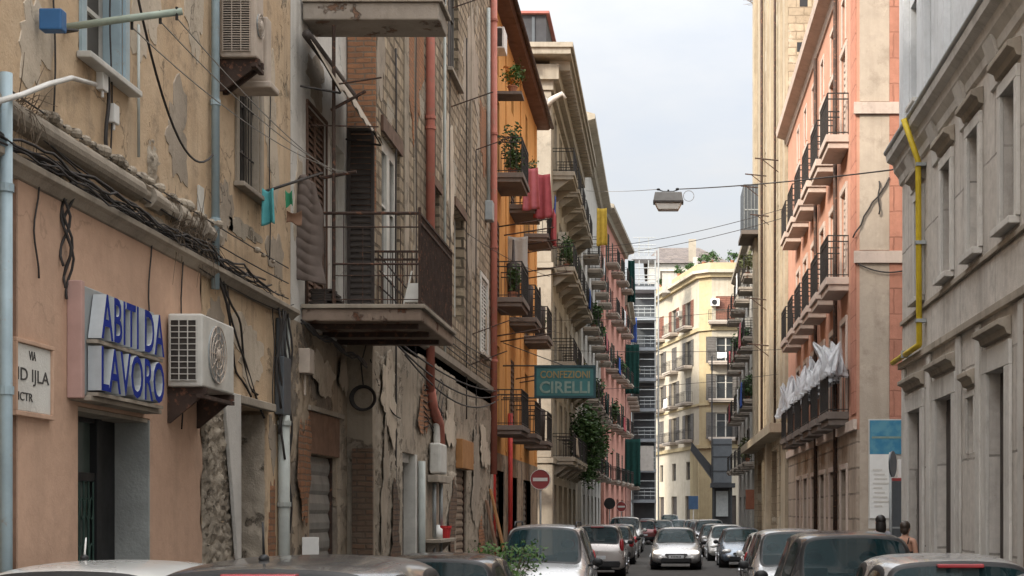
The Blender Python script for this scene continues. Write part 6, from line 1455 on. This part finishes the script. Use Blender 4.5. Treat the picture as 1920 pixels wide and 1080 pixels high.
def person(label, x, y, rot, H, hairm, longhair, topm, bare):
    k = H / 1.75; root = thing('person', label, 'person', (0, 0, 0))
    v = lambda a, b, c: (a * k, b * k, c * k)
    ch = [[(v(0, 0, .98), (.155 * k, .115 * k)), (v(0, .01, 1.14), (.13 * k, .10 * k)), (v(0, .01, 1.32), (.15 * k, .105 * k)), (v(0, .0, 1.43), (.10 * k, .075 * k)), (v(0, .0, 1.50), .055 * k), (v(0, .015, 1.56), .062 * k), (v(0, .025, 1.63), (.078 * k, .095 * k)), (v(0, .015, 1.70), (.068 * k, .08 * k))]]
    for s in (-1, 1):
        ch.append([(v(0, .0, 1.43), (.10 * k, .075 * k)), (v(s * .17, -.01, 1.41), .058 * k), (v(s * .21, -.02, 1.14), .042 * k), (v(s * .225, .05, .90), .030 * k), (v(s * .225, .065, .86), (.030 * k, .02 * k)), (v(s * .225, .085, .80), (.036 * k, .018 * k))])
        hx = s * .225
        for q, (ox, ln) in enumerate(((-.028, .07), (-.010, .085), (.010, .08), (.027, .062))):
            ch.append([(v(hx, .085, .80), (.036 * k, .018 * k)), (v(hx + ox * .3, .088 + ox, .765), .010 * k), (v(hx + ox * .35 - s * .008, .092 + ox * 1.1, .765 - ln * .55), .009 * k), (v(hx + ox * .35 - s * .02, .10 + ox * 1.1, .765 - ln), .007 * k)])
        ch.append([(v(hx, .065, .86), (.030 * k, .02 * k)), (v(hx - s * .01, .115, .825), .010 * k), (v(hx - s * .022, .125, .785), .009 * k)])
        ch.append([(v(0, 0, .98), (.155 * k, .115 * k)), (v(s * .095, .0, .88), .088 * k), (v(s * .10, .015 * s, .50), .058 * k), (v(s * .10, -.01, .30), .052 * k), (v(s * .10, -.02, .09), .036 * k), (v(s * .10, .03, .045), .038 * k), (v(s * .105, .13, .035), (.042 * k, .03 * k))])
    bd = skin_mesh(ch)
    bd.ell(v(0, .115, 1.615), .014 * k, .022 * k, .022 * k, 8, 6)
    for s in (-1, 1): bd.ell(v(s * .078, .01, 1.62), .012 * k, .025 * k, .034 * k, 8, 6)
    body = bd.build('body', M['skin'], root, True)
    e = MB()
    for s in (-1, 1): e.ell(v(s * .032, .105, 1.64), .012 * k, .010 * k, .008 * k, 8, 6)
    e.build('eyes', M['ink'], body); e = MB(); e.ell(v(0, .108, 1.575), .024 * k, .008 * k, .007 * k, 8, 6); e.build('mouth', M['red'], body)
    h = MB(); h.ell(v(0, -.012, 1.672), .093 * k, .108 * k, .098 * k, 18, 12)
    if longhair:
        h.ell(v(0, -.055, 1.56), .088 * k, .06 * k, .17 * k, 14, 10); h.ell(v(.06, -.03, 1.55), .04 * k, .05 * k, .14 * k, 10, 8); h.ell(v(-.06, -.03, 1.55), .04 * k, .05 * k, .14 * k, 10, 8)
    else: h.ell(v(0, -.05, 1.61), .08 * k, .06 * k, .09 * k, 14, 10)
    h.build('hair', M[hairm], root, True)
    tp = [[(v(0, 0, .96), (.17 * k, .128 * k)), (v(0, .01, 1.14), (.142 * k, .112 * k)), (v(0, .01, 1.31), (.158 * k, .115 * k))]]
    if not bare: tp = [[*tp[0], (v(0, .0, 1.42), (.112 * k, .088 * k))]] + [[(v(0, .0, 1.42), (.112 * k, .088 * k)), (v(s * .172, -.01, 1.41), .07 * k), (v(s * .20, -.02, 1.22), .060 * k)] for s in (-1, 1)]
    c = skin_mesh(tp)
    if bare:
        for s in (-1, 1): c.tube([v(s * .085, .10, 1.36), v(s * .09, .06, 1.46), v(s * .088, -.06, 1.46), v(s * .08, -.10, 1.36)], .013 * k, 6)
    c.build('top', M[topm], root, True)
    tr = [[(v(0, 0, .99), (.165 * k, .124 * k)), (v(s * .097, .0, .87), .100 * k), (v(s * .10, .015 * s, .50), .074 * k), (v(s * .10, -.01, .12), .058 * k)] for s in (-1, 1)]
    skin_mesh(tr).build('trousers', M['denim'], root, True)
    sh = MB()
    for s in (-1, 1): sh.ell(v(s * .103, .055, .042), .052 * k, .135 * k, .042 * k, 12, 8)
    sh.build('shoes', M['black'], root, True)
    root.location = (x, y, .133); root.rotation_euler = (0, 0, rot); return root
person('person with long black hair seen from behind, walking beyond the dark off roader', 4.0, 28.6, .25, 1.80, 'hair', True, 'greycloth', False)
person('person with short dark hair, bare shoulders and black strap top on the right pavement', 4.15, 26.6, -.5, 1.70, 'hairbrown', False, 'blackcloth', True)

# ================================================================== SIGNS, LAMP, WIRES
t = thing('hanging_sign', 'teal hanging sign with gold and pale lettering reading CIRELLI', 'shop sign', (-3.0, 46, 6.2))
SF = FC(46); p0 = P(1003, 745, 46); p1 = P(1116, 686, 46)
m = MB(); m.box(SF, p0.x, p1.x, p0.z, p1.z, -.16, 0); m.build('board', M['signgreen'], t, bevel=.01)
m = MB(); W_ = p1.x - p0.x
for q in ((p0.x - .02, p1.x + .02, p1.z - .05, p1.z + .02), (p0.x - .02, p1.x + .02, p0.z - .02, p0.z + .05), (p0.x - .02, p0.x + .05, p0.z + .05, p1.z - .05), (p1.x - .05, p1.x + .02, p0.z + .05, p1.z - .05)): m.box(SF, *q, .002, .02)
m.build('frame', M['signdark'], t)
m = MB(); text(m, SF, 'CONFEZIONI', p0.x + .16, p0.z + .57, .003, .22, W_ - .32, .012, bold=.015); m.build('lettering', M['signgold'], t)
m = MB(); text(m, SF, 'CIRELLI', p0.x + .14, p0.z + .12, .003, .36, W_ - .30, .012, bold=.02); m.build('lettering', M['signpale'], t)
m = MB()
for z in (p0.z - .01, p1.z + .01): m.tube([(-4.8, 46.08, z), (p1.x, 46.08, z)], .022, 6)
m.tube([(-4.8, 46.08, p1.z + .7), (p0.x + .9, 46.08, p1.z)], .014, 5); m.build('bracket', M['iron'], t)
def round_sign(label, c, r, face, pole_to, kind, rot=0):
    t = thing('no_entry_sign' if kind == 'no' else 'road_sign', label, 'road sign', (c.x, c.y, pole_to)); u = Vector((math.cos(rot), math.sin(rot), 0)); F = Fr((c.x, c.y, c.z), u)
    m = MB(); m.prism(F, [(r * math.cos(k * .19635), r * math.sin(k * .19635)) for k in range(32)], -.03, 0); m.build('disc', M[face], t)
    if kind == 'no':
        m = MB(); m.box(F, -r * .72, r * .72, -r * .17, r * .17, .002, .008); m.build('bar', M['whitepaint'], t)
        m = MB(); m.tube([F.p(r * .97 * math.cos(k * .2618), r * .97 * math.sin(k * .2618), .004) for k in range(25)], .012, 4); m.build('rim', M['whitepaint'], t)
    m = MB(); m.tube([F.p(0, pole_to - c.z, -.07), F.p(0, r * .9, -.07)], .03, 8); m.build('pole', M['steel'], t, True)
round_sign('larger no entry sign on a pole in front of the orange house', P(1013, 899, 47), .31, 'noentry', .13, 'no')
round_sign('smaller far no entry sign beside a dark round sign', P(1165, 950, 97), .32, 'noentry', .0, 'no')
round_sign('dark back of a round sign left of the far no entry sign', P(1143, 944, 92), .34, 'black', .0, 'back')
round_sign('grey back of a round road sign turned nearly edge on before the poster board', P(1675, 870, 34.5), .29, 'steelgrey', .13, 'back', R(66))
t = thing('utility_cabinet', 'tall grey panel with red strip beside the poster board', 'panel', (5.25, 35.6, .13))
a = P(1672, 984, 35.6); b = P(1701, 902, 35.6); m = MB(); m.wbox(a.x, b.x, 35.5, 35.75, .133, b.z); m.build('panel', M['steelgrey'], t, bevel=.015)
m = MB(); m.wbox(a.x, b.x, 35.5, 35.75, b.z + .003, b.z + .07); m.build('red_strip', M['noentry'], t); m = MB(); m.wbox(a.x + .15, b.x, 35.52, 35.73, b.z + .073, b.z + .5); m.build('white_board', M['whitepaint'], t)
m = MB(); m.wbox(a.x, b.x, 35.49, 35.499, 1.62, 1.66); m.build('seam', M['steel'], t)
def panel_sign(name, label, u0, v0, u1, v1, d, mat, cat='sign'):
    a = P(u0, v1, d); b = P(u1, v0, d); t = thing(name, label, cat, ((a.x + b.x) / 2, d, 0)); m = MB(); m.wbox(a.x, b.x, d, d + .08, a.z, b.z); m.build('board', M[mat], t, bevel=.01)
    m = MB(); x = (a.x + b.x) / 2; m.tube([(x, d + .14, 0), (x, d + .14, b.z)], .05, 8); m.build('pole', M['dirtywhite'], t, True)
panel_sign('blue_sign', 'blue rectangular road sign at the far end of the street', 1291, 930, 1309, 955, 128, 'bluesign')
panel_sign('brown_sign', 'rust brown board on a pale pole near the church', 1398, 918, 1420, 955, 84, 'brownsign')
# hanging street lamp
dL = 47.0; c = P(1253, 378, dL)
t = thing('hanging_street_lamp', 'grey street lamp hanging from a wire across the street', 'street lamp', (c.x, c.y, c.z - .3)); LF = Fr((c.x, dL, c.z), (1, 0, 0))
m = MB(); m.prism(LF, [(-.40, .26), (.40, .26), (.455, -.01), (.44, -.06), (-.44, -.06), (-.455, -.01)], -.22, .22); m.build('housing', M['lampgrey'], t, bevel=.02)
m = MB(); m.prism(LF, [(-.41, -.063), (.41, -.063), (.30, -.27), (-.30, -.27)], -.19, .19); m.build('diffuser', M['lampglass'], t, bevel=.02)
m = MB(); m.box(LF, -.46, .46, -.055, -.005, -.235, .235); m.build('rim', M['acdark'], t)
m = MB(); m.tube([LF.p(0, .26, 0), LF.p(0, .36, 0)], .03, 6); m.tube([LF.p(-.30, .36, 0), LF.p(-.15, .31, 0), LF.p(.15, .31, 0), LF.p(.30, .36, 0)], .018, 5); m.ell(LF.p(-.30, .37, 0), .06, .05, .035); m.ell(LF.p(.28, .38, 0), .06, .05, .04); m.build('hanger', M['black'], t)
m = MB(); m.tube([LF.p(.62 + .16 * math.cos(k * .2618), .16 + .16 * math.sin(k * .2618), .05) for k in range(25)], .010, 4, False); m.build('cable_loop', M['cablegrey'], t)
def wire(label, p0, p1, s, r=.012, mat='cable'):
    m = MB(); m.tube(sag(p0, p1, s, 20), r, 5); tag(m.build('overhead_wire', M[mat], None, True), label, 'wire', 'overhead wires across the street')
q0 = LF.p(-.35, .37, 0); q1 = LF.p(.35, .38, 0)
wire('thin wire holding the hanging lamp from the left houses', Vector((-3.9, 78, 18.2)), q0, .05, .009, 'cablegrey')
wire('dark wire holding the hanging lamp from the grey building on the right', q1, Vector((4.75, 30.6, 8.8)), .06, .016)
wire('upper of two sagging wires below the hanging lamp', Vector((-4.6, 80, 15.6)), P(1480, 388, 58), .3, .013)
wire('lower of two sagging wires below the hanging lamp', Vector((-4.6, 76, 14.5)), P(1480, 405, 57), .3, .013)
wire('wire stretched across in front of the pale yellow block, upper', P(1000, 655, 60), P(1470, 655, 60), .1, .010)
wire('wire stretched across in front of the pale yellow block, lower', P(1000, 600, 62), P(1440, 575, 75), .2, .010)
wire('wire crossing low above the lift tower', Vector((-4.8, 66, 7.2)), P(1470, 700, 62), .15, .010)
for k, v in enumerate((440, 575)):
    wire(('nearest washing wire sticking out across the tuff house front', 'second washing wire before the orange house')[k], Vector((-4.6, 36 + 5 * k, 8.5 - k)), Vector((-3.4, 46 + 6 * k, 9.0 - k)), .1, .008)

# ================================================================== LIGHT
SKY_BASE, SKY_ZENITH, SKY_GLOW = 1.02, 7.6, 5.4
w = bpy.data.worlds.new('World'); SC.world = w; w.use_nodes = True
nt = w.node_tree; bg = nt.nodes['Background']
sky = nt.nodes.new('ShaderNodeTexSky'); sky.sky_type = 'NISHITA'; sky.sun_disc = False
SUN = Vector((-.62, -.60, .54)).normalized()
sky.sun_elevation = math.asin(SUN.z); sky.sun_rotation = math.atan2(SUN.x, SUN.y)
sky.air_density = 1.0; sky.dust_density = 2.0; sky.ozone_density = 1.5; sky.altitude = 0
tc = nt.nodes.new('ShaderNodeTexCoord'); mp = nt.nodes.new('ShaderNodeMapping'); mp.inputs['Scale'].default_value = (2.2, 2.2, 5.5)
nz = nt.nodes.new('ShaderNodeTexNoise'); nz.inputs['Scale'].default_value = 1.6; nz.inputs['Detail'].default_value = 9; nz.inputs['Roughness'].default_value = .55
nt.links.new(tc.outputs['Generated'], mp.inputs['Vector']); nt.links.new(mp.outputs['Vector'], nz.inputs['Vector'])
mr = nt.nodes.new('ShaderNodeMapRange'); mr.inputs['From Min'].default_value = .34; mr.inputs['From Max'].default_value = .66; mr.inputs['To Min'].default_value = .86; mr.inputs['To Max'].default_value = .98
nt.links.new(nz.outputs['Fac'], mr.inputs['Value'])
mx = nt.nodes.new('ShaderNodeMix'); mx.data_type = 'RGBA'; mx.inputs[7].default_value = (6.6, 6.9, 7.2, 1)
sp = nt.nodes.new('ShaderNodeSeparateXYZ'); nt.links.new(tc.outputs['Generated'], sp.inputs[0])
def mth(op, a, b):
    x = nt.nodes.new('ShaderNodeMath'); x.operation = op
    for i, v in enumerate((a, b)):
        if isinstance(v, (int, float)): x.inputs[i].default_value = v
        else: nt.links.new(v, x.inputs[i])
    return x.outputs[0]
dp = nt.nodes.new('ShaderNodeVectorMath'); dp.operation = 'DOT_PRODUCT'; nt.links.new(tc.outputs['Generated'], dp.inputs[0]); dp.inputs[1].default_value = SUN
zz = mth('MAXIMUM', sp.outputs[2], 0.0)
gr = mth('ADD', mth('MULTIPLY', mth('POWER', zz, 2.2), SKY_ZENITH), SKY_BASE)          # overcast sky: brighter overhead than at the horizon
gr = mth('ADD', gr, mth('MULTIPLY', mth('POWER', mth('MAXIMUM', dp.outputs['Value'], 0.0), 3.0), SKY_GLOW))    # and brighter round the veiled sun
gr = mth('MULTIPLY', gr, mth('ADD', mth('MULTIPLY', nz.outputs['Fac'], 1.05), .47))
cc = nt.nodes.new('ShaderNodeVectorMath'); cc.operation = 'SCALE'; cc.inputs[0].default_value = (1.0, 1.0, 1.0); nt.links.new(gr, cc.inputs['Scale']); nt.links.new(cc.outputs[0], mx.inputs[7])
nt.links.new(mr.outputs['Result'], mx.inputs[0]); nt.links.new(sky.outputs['Color'], mx.inputs[6])
nt.links.new(mx.outputs[2], bg.inputs['Color']); bg.inputs['Strength'].default_value = .15
sd = bpy.data.lights.new('sun', 'SUN'); sd.energy = 1.5; sd.angle = R(10); sd.color = (1, .90, .76)
so = bpy.data.objects.new('sun', sd); COL.objects.link(so); so.rotation_euler = SUN.to_track_quat('Z', 'Y').to_euler()
so.location = (-40, -20, 60)
vs = SC.view_settings; vs.view_transform = 'Standard'; vs.look = 'None'; vs.gamma = 1; vs.exposure = 1.93; vs.use_curve_mapping = False
SC.cycles.use_denoising = True
SC.cycles.max_bounces = 6; SC.cycles.diffuse_bounces = 4
